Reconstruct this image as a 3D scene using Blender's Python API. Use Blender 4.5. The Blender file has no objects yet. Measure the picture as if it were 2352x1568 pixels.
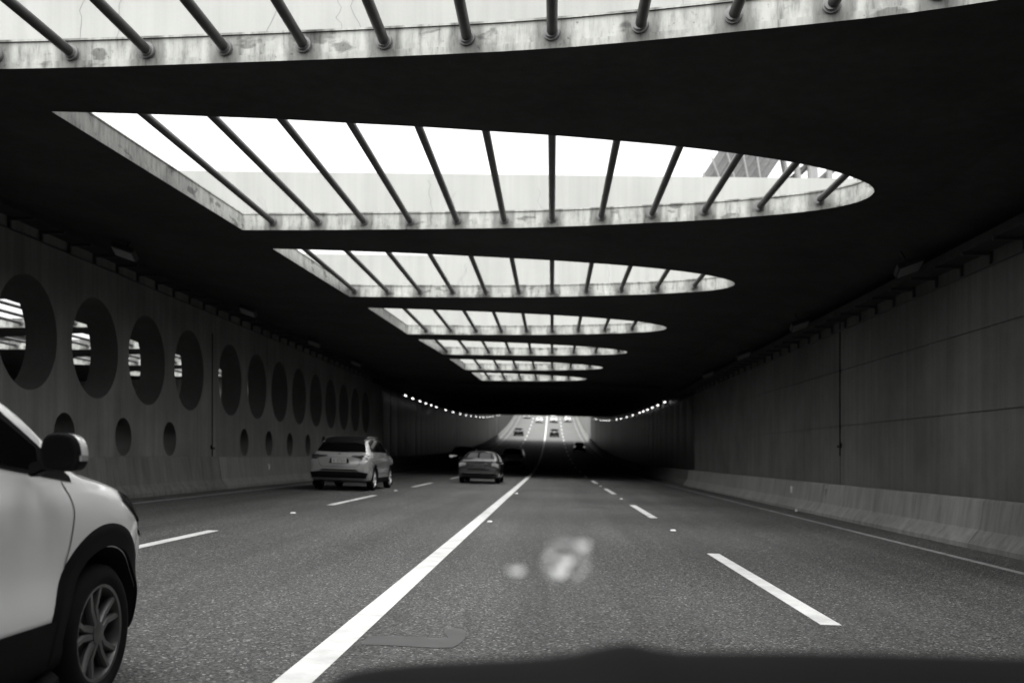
import bpy, bmesh, math, random
import numpy as np
from mathutils import Vector, Matrix
from mathutils.bvhtree import BVHTree
from mathutils.geometry import tessellate_polygon

random.seed(7)
scene = bpy.context.scene
COL = scene.collection
F = 2287.0            # focal length in pixels of a 2352 px wide frame
VX, VY = 1268.0, 1048.0
CAMZ = 1.28
CF = 0.03             # cross fall of the road (down to the right)


# ------------------------------------------------------------------ helpers
def G(v):
    return (v * 0.997, v, v * 0.988, 1.0)


def P(y):
    """vertical profile of the road: flat, then the sag climbing away"""
    d = max(0.0, y - 58.0)
    if y <= 320:
        return 0.00025 * d * d
    return 0.00025 * 262 * 262 + 2 * 0.00025 * 262 * (y - 320)


def road_z(x, y):
    return -CF * x + P(y)


def tag(o, label=None, cat=None, group=None, kind=None):
    if label:
        o["label"] = label
    if cat:
        o["category"] = cat
    if group:
        o["group"] = group
    if kind:
        o["kind"] = kind
    return o


def empty(name, loc=(0, 0, 0), rot=(0, 0, 0)):
    o = bpy.data.objects.new(name, None)
    o.empty_display_size = 0.2
    COL.objects.link(o)
    o.location = loc
    o.rotation_euler = rot
    return o


class MB:
    """collects geometry for one mesh object"""

    def __init__(self):
        self.v = []
        self.f = []
        self.mi = []

    def add(self, verts, faces, mi=0):
        b = len(self.v)
        self.v += [tuple(p) for p in verts]
        for f in faces:
            self.f.append(tuple(b + i for i in f))
            self.mi.append(mi)

    def box(self, x0, x1, y0, y1, z0, z1, M=None, mi=0):
        p = [(x0, y0, z0), (x1, y0, z0), (x1, y1, z0), (x0, y1, z0),
             (x0, y0, z1), (x1, y0, z1), (x1, y1, z1), (x0, y1, z1)]
        if M is not None:
            p = [tuple(M @ Vector(q)) for q in p]
        self.add(p, [(0, 3, 2, 1), (4, 5, 6, 7), (0, 1, 5, 4), (1, 2, 6, 5), (2, 3, 7, 6), (3, 0, 4, 7)], mi)

    def tube(self, a, b, r, n=12, r2=None, caps=True, mi=0):
        a, b = Vector(a), Vector(b)
        d = (b - a).normalized()
        u = d.orthogonal().normalized()
        w = d.cross(u)
        r2 = r if r2 is None else r2
        vs = []
        for c, rr in ((a, r), (b, r2)):
            for i in range(n):
                t = 2 * math.pi * i / n
                vs.append(c + (u * math.cos(t) + w * math.sin(t)) * rr)
        fs = [(i, (i + 1) % n, n + (i + 1) % n, n + i) for i in range(n)]
        if caps:
            fs += [tuple(reversed(range(n))), tuple(range(n, 2 * n))]
        self.add(vs, fs, mi)

    def lathe(self, prof, n=32, M=None, closed=False, mi=0):
        """prof: (r, x) pairs, revolved about the local x axis"""
        vs = []
        m = len(prof)
        for i in range(n):
            t = 2 * math.pi * i / n
            for r, x in prof:
                q = Vector((x, r * math.cos(t), r * math.sin(t)))
                vs.append(M @ q if M is not None else q)
        fs = []
        for i in range(n):
            j = (i + 1) % n
            for k in range(m if closed else m - 1):
                l = (k + 1) % m
                fs.append((i * m + k, i * m + l, j * m + l, j * m + k))
        self.add(vs, fs, mi)

    def grid(self, rows, mi=0, flip=False):
        n, m = len(rows), len(rows[0])
        vs = [p for r in rows for p in r]
        fs = []
        for i in range(n - 1):
            for j in range(m - 1):
                q = (i * m + j, i * m + j + 1, (i + 1) * m + j + 1, (i + 1) * m + j)
                fs.append(tuple(reversed(q)) if flip else q)
        self.add(vs, fs, mi)

    def build(self, name, mats, parent=None, smooth=None, recalc=False):
        me = bpy.data.meshes.new(name)
        me.from_pydata(self.v, [], self.f)
        if not isinstance(mats, (list, tuple)):
            mats = [mats]
        for m in mats:
            me.materials.append(m)
        if len(mats) > 1:
            me.polygons.foreach_set("material_index", self.mi)
        if recalc:
            bm = bmesh.new()
            bm.from_mesh(me)
            bmesh.ops.recalc_face_normals(bm, faces=bm.faces)
            bm.to_mesh(me)
            bm.free()
        if smooth is not None:
            me.polygons.foreach_set("use_smooth", [True] * len(me.polygons))
            me.set_sharp_from_angle(angle=math.radians(smooth))
        me.update()
        o = bpy.data.objects.new(name, me)
        COL.objects.link(o)
        if parent is not None:
            o.parent = parent
        return o


def bevel(o, w=0.01, seg=2):
    bm = bmesh.new()
    bm.from_mesh(o.data)
    bmesh.ops.bevel(bm, geom=list(bm.edges), offset=w, segments=seg, affect='EDGES', clamp_overlap=True)
    bm.to_mesh(o.data)
    bm.free()
    o.data.polygons.foreach_set("use_smooth", [True] * len(o.data.polygons))
    o.data.set_sharp_from_angle(angle=math.radians(50))
    return o


def children(o):
    return [c for c in COL.objects if c.parent == o]


def copy_tree(o, parent=None):
    c = o.copy()
    COL.objects.link(c)
    if parent is not None:
        c.parent = parent
    for ch in children(o):
        copy_tree(ch, c)
    return c


# ---------------------------------------------------------------- materials
def new_mat(name):
    m = bpy.data.materials.new(name)
    m.use_nodes = True
    nt = m.node_tree
    return m, nt, nt.nodes["Principled BSDF"]


def N(nt, typ, **kw):
    n = nt.nodes.new(typ)
    for k, v in kw.items():
        if k in n.inputs:
            n.inputs[k].default_value = v
        else:
            setattr(n, k, v)
    return n


def L(nt, a, b):
    nt.links.new(a, b)


def ramp(nt, fac, stops):
    r = nt.nodes.new("ShaderNodeValToRGB")
    el = r.color_ramp.elements
    while len(el) < len(stops):
        el.new(0.5)
    for e, (p, c) in zip(el, stops):
        e.position = p
        e.color = G(c) if not isinstance(c, tuple) else c
    L(nt, fac, r.inputs["Fac"])
    return r


def pos_map(nt, scale):
    g = nt.nodes.new("ShaderNodeNewGeometry")
    mp = nt.nodes.new("ShaderNodeMapping")
    mp.inputs["Scale"].default_value = scale
    L(nt, g.outputs["Position"], mp.inputs["Vector"])
    return mp.outputs["Vector"]


def noise(nt, vec, scale, detail=4, rough=0.55):
    n = N(nt, "ShaderNodeTexNoise", Scale=scale, Detail=detail, Roughness=rough)
    L(nt, vec, n.inputs["Vector"])
    return n.outputs["Fac"]


def mixc(nt, mode, fac, a, b):
    m = nt.nodes.new("ShaderNodeMix")
    m.data_type = 'RGBA'
    m.blend_type = mode
    if isinstance(fac, float):
        m.inputs[0].default_value = fac
    else:
        L(nt, fac, m.inputs[0])
    for s, v in ((6, a), (7, b)):
        if isinstance(v, tuple):
            m.inputs[s].default_value = v
        else:
            L(nt, v, m.inputs[s])
    return m.outputs[2]


def bump(nt, bs, h, strength=0.3, dist=0.01):
    b = N(nt, "ShaderNodeBump", Strength=strength, Distance=dist)
    L(nt, h, b.inputs["Height"])
    L(nt, b.outputs["Normal"], bs.inputs["Normal"])


def plain(name, v, rough=0.6, spec=0.4, metal=0.0, coat=0.0, vary=0.0):
    m, nt, bs = new_mat(name)
    bs.inputs["Base Color"].default_value = G(v)
    bs.inputs["Roughness"].default_value = rough
    bs.inputs["Specular IOR Level"].default_value = spec
    bs.inputs["Metallic"].default_value = metal
    bs.inputs["Coat Weight"].default_value = coat
    bs.inputs["Coat Roughness"].default_value = 0.03
    bs.inputs["Coat IOR"].default_value = 1.75
    if vary:
        tc = nt.nodes.new("ShaderNodeTexCoord")
        f = noise(nt, tc.outputs["Object"], 4.0, 5)
        r = ramp(nt, f, [(0.3, v * (1 - vary)), (0.7, v * (1 + vary))])
        L(nt, r.outputs[0], bs.inputs["Base Color"])
    return m


def emit(name, v, s):
    m, nt, bs = new_mat(name)
    bs.inputs["Base Color"].default_value = G(0.5)
    bs.inputs["Emission Color"].default_value = G(v)
    bs.inputs["Emission Strength"].default_value = s
    return m


def concrete(name, lo, hi, streak=0.35, rough=0.85, spec=0.25, patch=0.25, along='Y', fine=0.08):
    m, nt, bs = new_mat(name)
    blot = noise(nt, pos_map(nt, (0.5, 0.5, 0.5)), 1.3, 6, 0.6)
    c = ramp(nt, blot, [(0.3, lo), (0.7, hi)]).outputs[0]
    st = noise(nt, pos_map(nt, (3.0, 3.0, 0.10)), 1.6, 6, 0.62)
    c = mixc(nt, 'MULTIPLY', 1.0, c, ramp(nt, st, [(0.34, 1 - streak), (0.62, 1.0)]).outputs[0])
    st2 = noise(nt, pos_map(nt, (11.0, 11.0, 0.35)), 1.2, 4, 0.6)
    c = mixc(nt, 'MULTIPLY', 1.0, c, ramp(nt, st2, [(0.3, 1 - streak * 0.28), (0.6, 1.0)]).outputs[0])
    fn = noise(nt, pos_map(nt, (1, 1, 1)), 45, 5, 0.7)
    c = mixc(nt, 'MULTIPLY', 1.0, c, ramp(nt, fn, [(0.3, 1 - fine * 2), (0.7, 1.0)]).outputs[0])
    L(nt, c, bs.inputs["Base Color"])
    bs.inputs["Roughness"].default_value = rough
    bs.inputs["Specular IOR Level"].default_value = spec
    bump(nt, bs, fn, 0.25, 0.006)
    return m


PIPE_S = 0.89

M = {}
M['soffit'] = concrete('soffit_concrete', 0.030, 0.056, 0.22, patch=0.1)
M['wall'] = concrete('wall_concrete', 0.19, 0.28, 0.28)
M['reveal'] = concrete('shaded_hole_lining', 0.07, 0.095, 0.15)  # hole lining coloured darker than the wall to carry its shade
M['wall_smooth'] = concrete('smooth_wall_concrete', 0.10, 0.165, 0.22)
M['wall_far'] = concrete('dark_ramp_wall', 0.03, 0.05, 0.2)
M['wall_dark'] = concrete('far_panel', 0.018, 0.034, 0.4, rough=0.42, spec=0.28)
M['tray'] = plain('tray_metal', 0.035, 0.6, 0.2, vary=0.2)
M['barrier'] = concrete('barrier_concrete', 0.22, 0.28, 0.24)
M['parapet'] = concrete('parapet_paint', 0.42, 0.47, 0.10, fine=0.02)
M['steel'] = plain('galvanised_pipe', 0.04, 0.42, 0.4, 0.3, vary=0.35)
M['flange'] = plain('flange_steel', 0.17, 0.55, 0.4, 0.2, vary=0.3)
M['dark_metal'] = plain('dark_metal', 0.05, 0.5, 0.4)
M['rubber'] = plain('tyre_rubber', 0.008, 0.8, 0.1, vary=0.3)
M['joint'] = plain('joint_seal', 0.012, 0.9, 0.1)
M['black_plastic'] = plain('black_plastic', 0.006, 0.65, 0.08, vary=0.15)
M['glass'] = plain('tinted_glass', 0.004, 0.06, 0.06)
M['mirror'] = plain('mirror_glass', 0.006, 0.15, 0.05)
M['white_paint'] = plain('white_car_paint', 0.80, 0.26, 0.5, coat=1.0)
M['silver_paint'] = plain('silver_car_paint', 0.56, 0.26, 0.5, 0.45, coat=1.0)
M['grey_paint'] = plain('grey_car_paint', 0.055, 0.26, 0.5, 0.4, coat=1.0)
M['dark_paint'] = plain('black_car_paint', 0.012, 0.35, 0.3)
M['mid_paint'] = plain('dull_car_paint', 0.6, 0.35, 0.5, coat=0.6)
M['chrome'] = plain('chrome', 0.7, 0.12, 0.6, 1.0)
M['rim'] = plain('alloy_rim', 0.09, 0.38, 0.5, 0.6)
M['bright_rim'] = plain('bright_alloy_rim', 0.62, 0.25, 0.6, 0.85)
M['lamp_lens'] = plain('tail_lens', 0.05, 0.12, 0.6, coat=1.0)
M['lens_clear'] = plain('clear_lens', 0.35, 0.10, 0.7, coat=1.0)
M['head_lens'] = plain('headlamp_lens', 0.05, 0.08, 0.6, coat=1.0)
M['plate'] = plain('number_plate', 0.62, 0.4, 0.4)
M['ink'] = plain('plate_ink', 0.03, 0.5, 0.3)
M['reflector'] = plain('white_reflector', 0.75, 0.3, 0.6)
M['lamp_case'] = plain('lamp_case', 0.06, 0.5, 0.4, 0.3)
M['lamp_off'] = plain('lamp_glass', 0.22, 0.3, 0.4)
M['lamp_on'] = emit('lamp_lit', 1.0, 1.6)
M['tail_on'] = emit('tail_lamp_lit', 1.0, 0.10)
M['head_on'] = emit('strong_tail_lamp', 1.0, 4.0)
M['dash'] = plain('dashboard_plastic', 0.006, 0.9, 0.1, vary=0.2)
M['dash_edge'] = plain('dashboard_trim', 0.07, 0.5, 0.4)
m_, nt_, bs_ = new_mat('reflection_white')  # translucent white for the discs that imitate windscreen reflections
tr_ = nt_.nodes.new("ShaderNodeBsdfTranslucent")
tr_.inputs[0].default_value = G(0.95)
mx_ = nt_.nodes.new("ShaderNodeMixShader")
bs_.inputs["Base Color"].default_value = G(0.85)
mx_.inputs[0].default_value = 0.9
nt_.links.new(bs_.outputs[0], mx_.inputs[1])
nt_.links.new(tr_.outputs[0], mx_.inputs[2])
nt_.links.new(mx_.outputs[0], nt_.nodes["Material Output"].inputs[0])
M['glint'] = m_
M['steel_white'] = plain('white_steel', 0.30, 0.5, 0.4)
M['cladding'] = plain('grey_cladding', 0.15, 0.5, 0.4, vary=0.15)


def fascia_mat():
    m, nt, bs = new_mat('stained_fascia')
    g = nt.nodes.new("ShaderNodeNewGeometry")
    blot = noise(nt, pos_map(nt, (1, 1, 1)), 2.3, 8, 0.62)
    c = ramp(nt, blot, [(0.30, 0.29), (0.48, 0.44), (0.7, 0.52)]).outputs[0]
    st = noise(nt, pos_map(nt, (5, 5, 0.8)), 2.4, 7, 0.66)
    c = mixc(nt, 'MULTIPLY', 1.0, c, ramp(nt, st, [(0.30, 0.38), (0.45, 0.80), (0.6, 1.0)]).outputs[0])
    pe = noise(nt, pos_map(nt, (1.0, 1.0, 2.2)), 2.1, 5, 0.5)
    c = mixc(nt, 'MULTIPLY', 1.0, c, ramp(nt, pe, [(0.61, 1.0), (0.66, 0.5)]).outputs[0])
    sp = noise(nt, pos_map(nt, (1, 1, 1)), 16, 4, 0.6)
    c = mixc(nt, 'MULTIPLY', 1.0, c, ramp(nt, sp, [(0.24, 0.4), (0.36, 1.0)]).outputs[0])
    # rust halo at the pipe sockets
    s = nt.nodes.new("ShaderNodeSeparateXYZ")
    L(nt, g.outputs["Position"], s.inputs[0])
    a = N(nt, "ShaderNodeMath", operation='DIVIDE')
    L(nt, s.outputs["X"], a.inputs[0])
    a.inputs[1].default_value = PIPE_S
    b = N(nt, "ShaderNodeMath", operation='ADD')
    L(nt, a.outputs[0], b.inputs[0])
    b.inputs[1].default_value = 100.5
    f = N(nt, "ShaderNodeMath", operation='FRACT')
    L(nt, b.outputs[0], f.inputs[0])
    d = N(nt, "ShaderNodeMath", operation='SUBTRACT')
    L(nt, f.outputs[0], d.inputs[0])
    d.inputs[1].default_value = 0.5
    e = N(nt, "ShaderNodeMath", operation='ABSOLUTE')
    L(nt, d.outputs[0], e.inputs[0])
    nz = N(nt, "ShaderNodeMath", operation='MULTIPLY_ADD')
    L(nt, blot, nz.inputs[0])
    nz.inputs[1].default_value = -0.35
    L(nt, e.outputs[0], nz.inputs[2])
    h = ramp(nt, nz.outputs[0], [(0.0, 0.42), (0.07, 1.0)])
    c = mixc(nt, 'MULTIPLY', 0.8, c, h.outputs[0])
    L(nt, c, bs.inputs["Base Color"])
    bs.inputs["Roughness"].default_value = 0.9
    bs.inputs["Specular IOR Level"].default_value = 0.2
    bump(nt, bs, st, 0.3, 0.01)
    return m


M['fascia'] = fascia_mat()


def asphalt_mat():
    m, nt, bs = new_mat('asphalt')
    p1 = pos_map(nt, (1, 1, 1))
    v = N(nt, "ShaderNodeTexVoronoi", Scale=66.0)
    L(nt, p1, v.inputs["Vector"])
    st = ramp(nt, v.outputs["Color"], [(0.10, 0.018), (0.45, 0.058), (0.8, 0.115), (0.95, 0.36)])
    fn = noise(nt, p1, 120, 3, 0.7)
    c = mixc(nt, 'MULTIPLY', 1.0, st.outputs[0], ramp(nt, fn, [(0.3, 0.55), (0.65, 1.25)]).outputs[0])
    big = noise(nt, pos_map(nt, (0.9, 0.035, 1)), 1.2, 6, 0.6)
    c = mixc(nt, 'MULTIPLY', 1.0, c, ramp(nt, big, [(0.3, 0.66), (0.7, 1.18)]).outputs[0])
    L(nt, c, bs.inputs["Base Color"])
    bs.inputs["Roughness"].default_value = 0.78
    bs.inputs["Specular IOR Level"].default_value = 0.32
    ad = N(nt, "ShaderNodeMath", operation='ADD')
    L(nt, v.outputs["Distance"], ad.inputs[0])
    L(nt, fn, ad.inputs[1])
    bump(nt, bs, ad.outputs[0], 0.7, 0.004)
    return m


M['asphalt'] = asphalt_mat()


def line_mat():
    m, nt, bs = new_mat('road_line_paint')
    p1 = pos_map(nt, (1, 1, 1))
    n1 = noise(nt, p1, 55, 5, 0.7)
    n2 = noise(nt, p1, 3.0, 5, 0.6)
    c = ramp(nt, n1, [(0.22, 0.28), (0.34, 0.62), (0.8, 0.70)]).outputs[0]
    c = mixc(nt, 'MULTIPLY', 1.0, c, ramp(nt, n2, [(0.3, 0.74), (0.6, 1.0)]).outputs[0])
    L(nt, c, bs.inputs["Base Color"])
    bs.inputs["Roughness"].default_value = 0.7
    bs.inputs["Specular IOR Level"].default_value = 0.3
    bump(nt, bs, n1, 0.3, 0.003)
    return m


M['line'] = line_mat()
M['edge_line'] = plain('worn_edge_line', 0.26, 0.8, 0.25, vary=0.25)
M['tar'] = plain('smooth_tar_patch', 0.052, 0.42, 0.4, vary=0.2)
M['crack'] = plain('crack_line', 0.30, 0.9, 0.1)
M['ground'] = concrete('ground_earth', 0.14, 0.2, 0.1)
M['pavement'] = concrete('daylit_ramp_surface', 0.095, 0.125, 0.05)  # paler than the asphalt: daylight on the ramp put into its colour


# ---------------------------------------------------------------- ceiling
H0, HT = 4.20, 0.022


def soffit_flat(x):
    return CAMZ + H0 - HT * x


XL, XR = -10.3, 7.3          # wall faces
ZONE_L, ZONE_R = -7.9, 5.9   # ceiling zone with the skylights


def soffit_z(x):
    if x < ZONE_L:
        t = (ZONE_L - x) / (ZONE_L - XL)
        return soffit_flat(ZONE_L) + t * (CAMZ + 4.72 - soffit_flat(ZONE_L))
    if x > ZONE_R:
        t = (x - ZONE_R) / (XR - ZONE_R)
        return soffit_flat(ZONE_R) + t * (CAMZ + 3.72 - soffit_flat(ZONE_R))
    return soffit_flat(x)


def unproj(px, py):
    o = VY - py
    a = (px - VX) / o
    x = H0 * a / (1 + HT * a)
    return x, (H0 - HT * x) * F / o


# outline of the best seen skylight, in picture measure
near_pts = [(118, 256), (328, 262), (490, 268), (642, 274), (805, 283), (960, 291), (1115, 301), (1268, 311), (1412, 323),
            (1562, 337), (1700, 354), (1822, 373), (1925, 396), (1985, 418), (2004, 430), (2008, 440)]
far_pts = [(557, 528), (700, 528), (840, 527), (1047, 525), (1267, 521), (1500, 511), (1650, 503), (1800, 491), (1900, 479),
           (1965, 465), (1998, 451), (2008, 440)]
NW = [unproj(*p) for p in near_pts]
FW = [unproj(*p) for p in far_pts]
Y0, YF, XT = NW[0][1], FW[0][1], NW[-1][0]
LEN = YF - Y0
GN = [((x - NW[0][0]) / (XT - NW[0][0]), (y - Y0) / LEN) for x, y in NW]
GF = [((x - FW[0][0]) / (XT - FW[0][0]), (y - Y0) / LEN) for x, y in FW]
corners = {2: ((118, 256), (557, 528), (2008, 440)), 3: ((626.4, 571), (802.7, 681), (1687.5, 650.5)),
           4: ((844, 706.6), (936, 767), (1531, 752)), 5: ((960, 779), (1018, 813.5), (1441, 808)),
           6: ((1032, 824), (1068, 849), (1384, 843.5)), 7: ((1082, 855), (1106, 873.5), (1347, 869.8))}
SKY = {}
for k, (a, b, c) in corners.items():
    SKY[k] = (unproj(*a), unproj(*b), unproj(*c))


def extrap(k, back):
    out = []
    for i in range(3):
        (x2, y2), (x3, y3) = SKY[2][i], SKY[3][i]
        out.append((x2 + (x2 - x3) * back, y2 + (y2 - y3) * back))
    return tuple(out)


SKY[1] = extrap(1, 1)
SKY[0] = ((-4.4, -1.0), (-4.1, 3.5), (3.4, 0.2))     # unseen opening added above the viewpoint, sized to light windscreen and near car


def skylight_loop(k):
    (nlx, nly), (flx, fly), (tx, ty) = SKY[k]
    ln = fly - nly
    gt = GN[-1][1]
    tf = (ty - nly) / ln

    def adj(s, g):           # let the tip depth follow the measured tip
        return g + (tf - gt) * s
    near = [(nlx + (tx - nlx) * s, nly + ln * adj(s, g)) for s, g in GN]
    far = [(flx + (tx - flx) * s, nly + ln * adj(s, g)) for s, g in GF]

    def fine(c):
        c = np.array(c)
        t = np.linspace(0, len(c) - 1, (len(c) - 1) * 3 + 1)
        out = []
        for u in t:
            i = min(int(u), len(c) - 2)
            f = u - i
            p0, p1, p2, p3 = c[max(i - 1, 0)], c[i], c[i + 1], c[min(i + 2, len(c) - 1)]
            out.append(tuple(0.5 * ((2 * p1) + (-p0 + p2) * f + (2 * p0 - 5 * p1 + 4 * p2 - p3) * f * f + (-p0 + 3 * p1 - 3 * p2 + p3) * f ** 3)))
        return out
    near, far = fine(near), fine(far)
    return near, far


SLAB = 0.30
LIP = 0.075
END = SKY[7][1][1] + 1.0     # end of the part with skylights

KS = sorted(SKY)
BACK = -70.0
bounds = [BACK]
for a, b in zip(KS[:-1], KS[1:]):
    bounds.append(0.5 * (max(p[1] for p in skylight_loop(a)[1]) + min(p[1] for p in skylight_loop(b)[0])))
bounds.append(END)


def ceiling_mesh(name, mirror=False, dz=0.0):
    """soffit and roof top with the openings cut out (faces only; the edges of the openings belong to the skylights)"""
    mb = MB()
    mx = (lambda x: -21.25 - x) if mirror else (lambda x: x)
    for i, k in enumerate(KS):
        near, far = skylight_loop(k)
        hole = near + list(reversed(far[:-1]))
        outer = [(ZONE_L, bounds[i]), (ZONE_R, bounds[i]), (ZONE_R, bounds[i + 1]), (ZONE_L, bounds[i + 1])]
        loops = [[Vector((x, y, 0)) for x, y in outer], [Vector((x, y, 0)) for x, y in reversed(hole)]]
        flat = [p for l in loops for p in l]
        tris = tessellate_polygon(loops)
        for off, fl in ((0, False), (SLAB, True)):
            vs = [(mx(p.x), p.y, soffit_flat(p.x) + dz + off) for p in flat]
            mb.add(vs, [tuple(t) for t in tris])
    for x0, x1 in ((XL - (0.0 if mirror else 0.1), ZONE_L), (ZONE_R, XR + 0.3)):
        for off in (0, SLAB):
            xs = np.linspace(x0, x1, 3)
            mb.add([(mx(x), y, soffit_z(min(max(x, XL), XR)) + dz + off) for y in (BACK, END) for x in xs],
                   [(0, 1, 4, 3), (1, 2, 5, 4)])
    # closing faces at the ends
    for y in (BACK, END):
        xs = np.linspace(XL - (0 if mirror else .1), XR + 0.3, 12)
        for a, b in zip(xs[:-1], xs[1:]):
            za, zb = soffit_z(min(a, XR)) + dz, soffit_z(min(b, XR)) + dz
            mb.add([(mx(a), y, za), (mx(b), y, zb), (mx(b), y, zb + SLAB), (mx(a), y, za + SLAB)], [(0, 1, 2, 3)])
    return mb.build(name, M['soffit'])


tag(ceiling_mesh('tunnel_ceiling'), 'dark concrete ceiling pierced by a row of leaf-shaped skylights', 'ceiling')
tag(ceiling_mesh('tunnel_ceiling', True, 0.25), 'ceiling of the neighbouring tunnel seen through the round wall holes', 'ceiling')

ORD = {1: 'nearest', 2: 'second', 3: 'third', 4: 'fourth', 5: 'fifth', 6: 'sixth', 7: 'farthest'}


def skylight(k, label, group, mirror=False, dz=0.0, pipes=True):
    mx = (lambda x: -21.25 - x) if mirror else (lambda x: x)
    near, far = skylight_loop(k)
    cx, cy = near[len(near) // 2]
    root = empty('skylight', (mx(cx), cy, soffit_flat(cx) + dz))
    inv = Vector(root.location)

    def loc(x, y, z):
        return (mx(x) - inv.x, y - inv.y, z - inv.z)
    loop = near + list(reversed(far[:-1]))
    n = len(loop)
    # inset direction for the upper part of the fascia (set back behind the drip lip)
    mb = MB()
    cxm = sum(p[0] for p in loop) / n
    cym = sum(p[1] for p in loop) / n
    off = []
    for i in range(n):
        p0, p1, p2 = Vector(loop[i - 1]), Vector(loop[i]), Vector(loop[(i + 1) % n])
        d1, d2 = (p1 - p0), (p2 - p1)
        d1 = d1.normalized() if d1.length > 1e-6 else d2.normalized()
        d2 = d2.normalized() if d2.length > 1e-6 else d1
        nn = Vector((d1.y, -d1.x)) + Vector((d2.y, -d2.x))
        nn = nn.normalized() if nn.length > 1e-6 else Vector((0, -1))
        off.append(nn * 0.018)
    rings = []
    for dx, h in ((0, -0.002), (0, LIP), (1, LIP + 0.004), (1, SLAB + 0.03)):
        rings.append([loc(p[0] + o.x * dx, p[1] + o.y * dx, soffit_flat(p[0]) + dz + h) for p, o in zip(loop, off)])
    outer = []
    for p, o in zip(loop, off):
        outer.append(loc(p[0] + o.x * 9, p[1] + o.y * 9, soffit_flat(p[0]) + dz + SLAB + 0.03))
    rings.append(outer)
    outer2 = [(q[0], q[1], q[2] - 0.03) for q in outer]
    rings.append(outer2)
    for r in rings:
        r.append(r[0])
    mb.grid(rings)
    mb.build('concrete_rim', M['fascia'], root, recalc=True)
    if pipes:
        i0 = math.ceil((SKY[k][1][0] + 0.12) / PIPE_S)
        i1 = math.floor((SKY[k][2][0] - 0.12) / PIPE_S)
        nx = np.array(near)
        fx = np.array(far)
        for i in range(i0, i1 + 1):
            x = i * PIPE_S
            if x <= nx[0, 0] + 0.05:
                continue
            ya = float(np.interp(x, nx[:, 0], nx[:, 1])) - 0.01
            yb = float(np.interp(x, fx[:, 0], fx[:, 1])) + 0.01
            if yb - ya < 0.5:
                continue
            z = soffit_flat(x) + dz + 0.16
            t = MB()
            t.tube(loc(x, ya, z), loc(x, yb, z), 0.056, 14)
            po = t.build('pipe', M['steel'], root, smooth=40)
            sl = (float(np.interp(x + .1, fx[:, 0], fx[:, 1])) - float(np.interp(x - .1, fx[:, 0], fx[:, 1]))) / 0.2
            nrm = Vector(((sl if not mirror else -sl), -1, 0)).normalized()
            c = Vector(loc(x, yb - 0.005, z))
            fl = MB()
            fl.tube(c, c + nrm * 0.035, 0.088, 20)
            fl.tube(c + nrm * 0.035, c + nrm * 0.07, 0.068, 20)
            fl.build('flange', M['flange'], po, smooth=40)
    tag(root, label, 'skylight', group)
    return root


skylight(0, 'unseen opening added above the viewpoint to light the windscreen', 'skylights over our carriageway')
for k in range(1, 8):
    if True:
        lab = ('%s leaf-shaped skylight from the viewpoint, barred with steel pipes' % ORD[k]) if k < 7 else \
            'farthest and smallest leaf-shaped skylight, barred with steel pipes'
        skylight(k, lab, 'skylights over our carriageway')
for k in range(1, 8):
    skylight(k, 'skylight over the neighbouring tunnel glimpsed through the round wall holes', 'skylights over the neighbouring carriageway', True, 0.25)

# upstand walls on the roof between the skylights
PTOP = CAMZ + 5.44


def parapet(k, label, mirror=False, dz=0.0, group=None):
    mx = (lambda x: -21.25 - x) if mirror else (lambda x: x)
    far = skylight_loop(k)[1]
    y = max(p[1] for p in far) + 0.22
    mb = MB()
    xs = np.linspace(ZONE_L, ZONE_R, 30)
    a, b = [], []
    for x in xs:
        zb, zt = soffit_flat(x) + SLAB - 0.02 + dz, PTOP - 0.012 * x + dz
        a.append([(mx(x), y, zb), (mx(x), y, zt), (mx(x), y + 0.28, zt), (mx(x), y + 0.28, zb)])
    mb.grid(a)
    mb.add(a[0], [(0, 1, 2, 3)])
    mb.add(a[-1], [(3, 2, 1, 0)])
    o = mb.build('parapet_wall', M['parapet'])
    # hairline settlement cracks: thin strips set 1 mm proud
    tag(o, label, 'parapet', group)
    rnd = random.Random(k * 13 + 5)
    if k in (1, 2, 3) and not mirror:
        for c in range(9 if k < 3 else 5):
            x = rnd.uniform(-7, 4.5)
            z0 = rnd.uniform(PTOP - 0.5, PTOP - 0.05)
            z1 = z0 - rnd.uniform(0.4, 1.0)
            z1 = max(z1, soffit_flat(x) + SLAB + 0.02)
            t = MB()
            pts = []
            xx = x
            for s in np.linspace(0, 1, 9):
                pts.append((xx, z0 + (z1 - z0) * s))
                xx += rnd.uniform(-0.06, 0.065)
            w = rnd.uniform(0.003, 0.006)
            t.grid([[(px - w, y - 0.002, pz), (px + w, y - 0.002, pz)] for px, pz in pts])
            t.build('crack', M['crack'], o)


for k in range(1, 8):
    parapet(k, 'pale upstand wall on the roof behind the %s skylight' % ORD[k], group='upstand walls on the roof')
# covered tunnel beyond the skylights
PORTAL = 187.0
mb = MB()
ys = [END + 0.002] + list(np.arange(62, PORTAL, 5.0)) + [PORTAL]
CZ = lambda x, y: CAMZ + 4.02 - HT * x + P(y)
mb.grid([[(x, y, CZ(x, y)) for x in (XL - 0.1, -5, 0, 4, XR + 0.1)] for y in ys])
mb.grid([[(x, y, CZ(x, y) + 2.2) for x in (XL - 0.1, -5, 0, 4, XR + 0.1)] for y in ys])
for y in (ys[0], ys[-1]):
    mb.add([(XL - .1, y, CZ(XL - .1, y)), (XR + .1, y, CZ(XR + .1, y)), (XR + .1, y, CZ(XR + .1, y) + 2.2), (XL - .1, y, CZ(XL - .1, y) + 2.2)], [(0, 1, 2, 3)])
tag(mb.build('tunnel_roof', M['soffit']), 'low dark roof of the covered stretch ending at the bright portal', 'roof')

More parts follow.
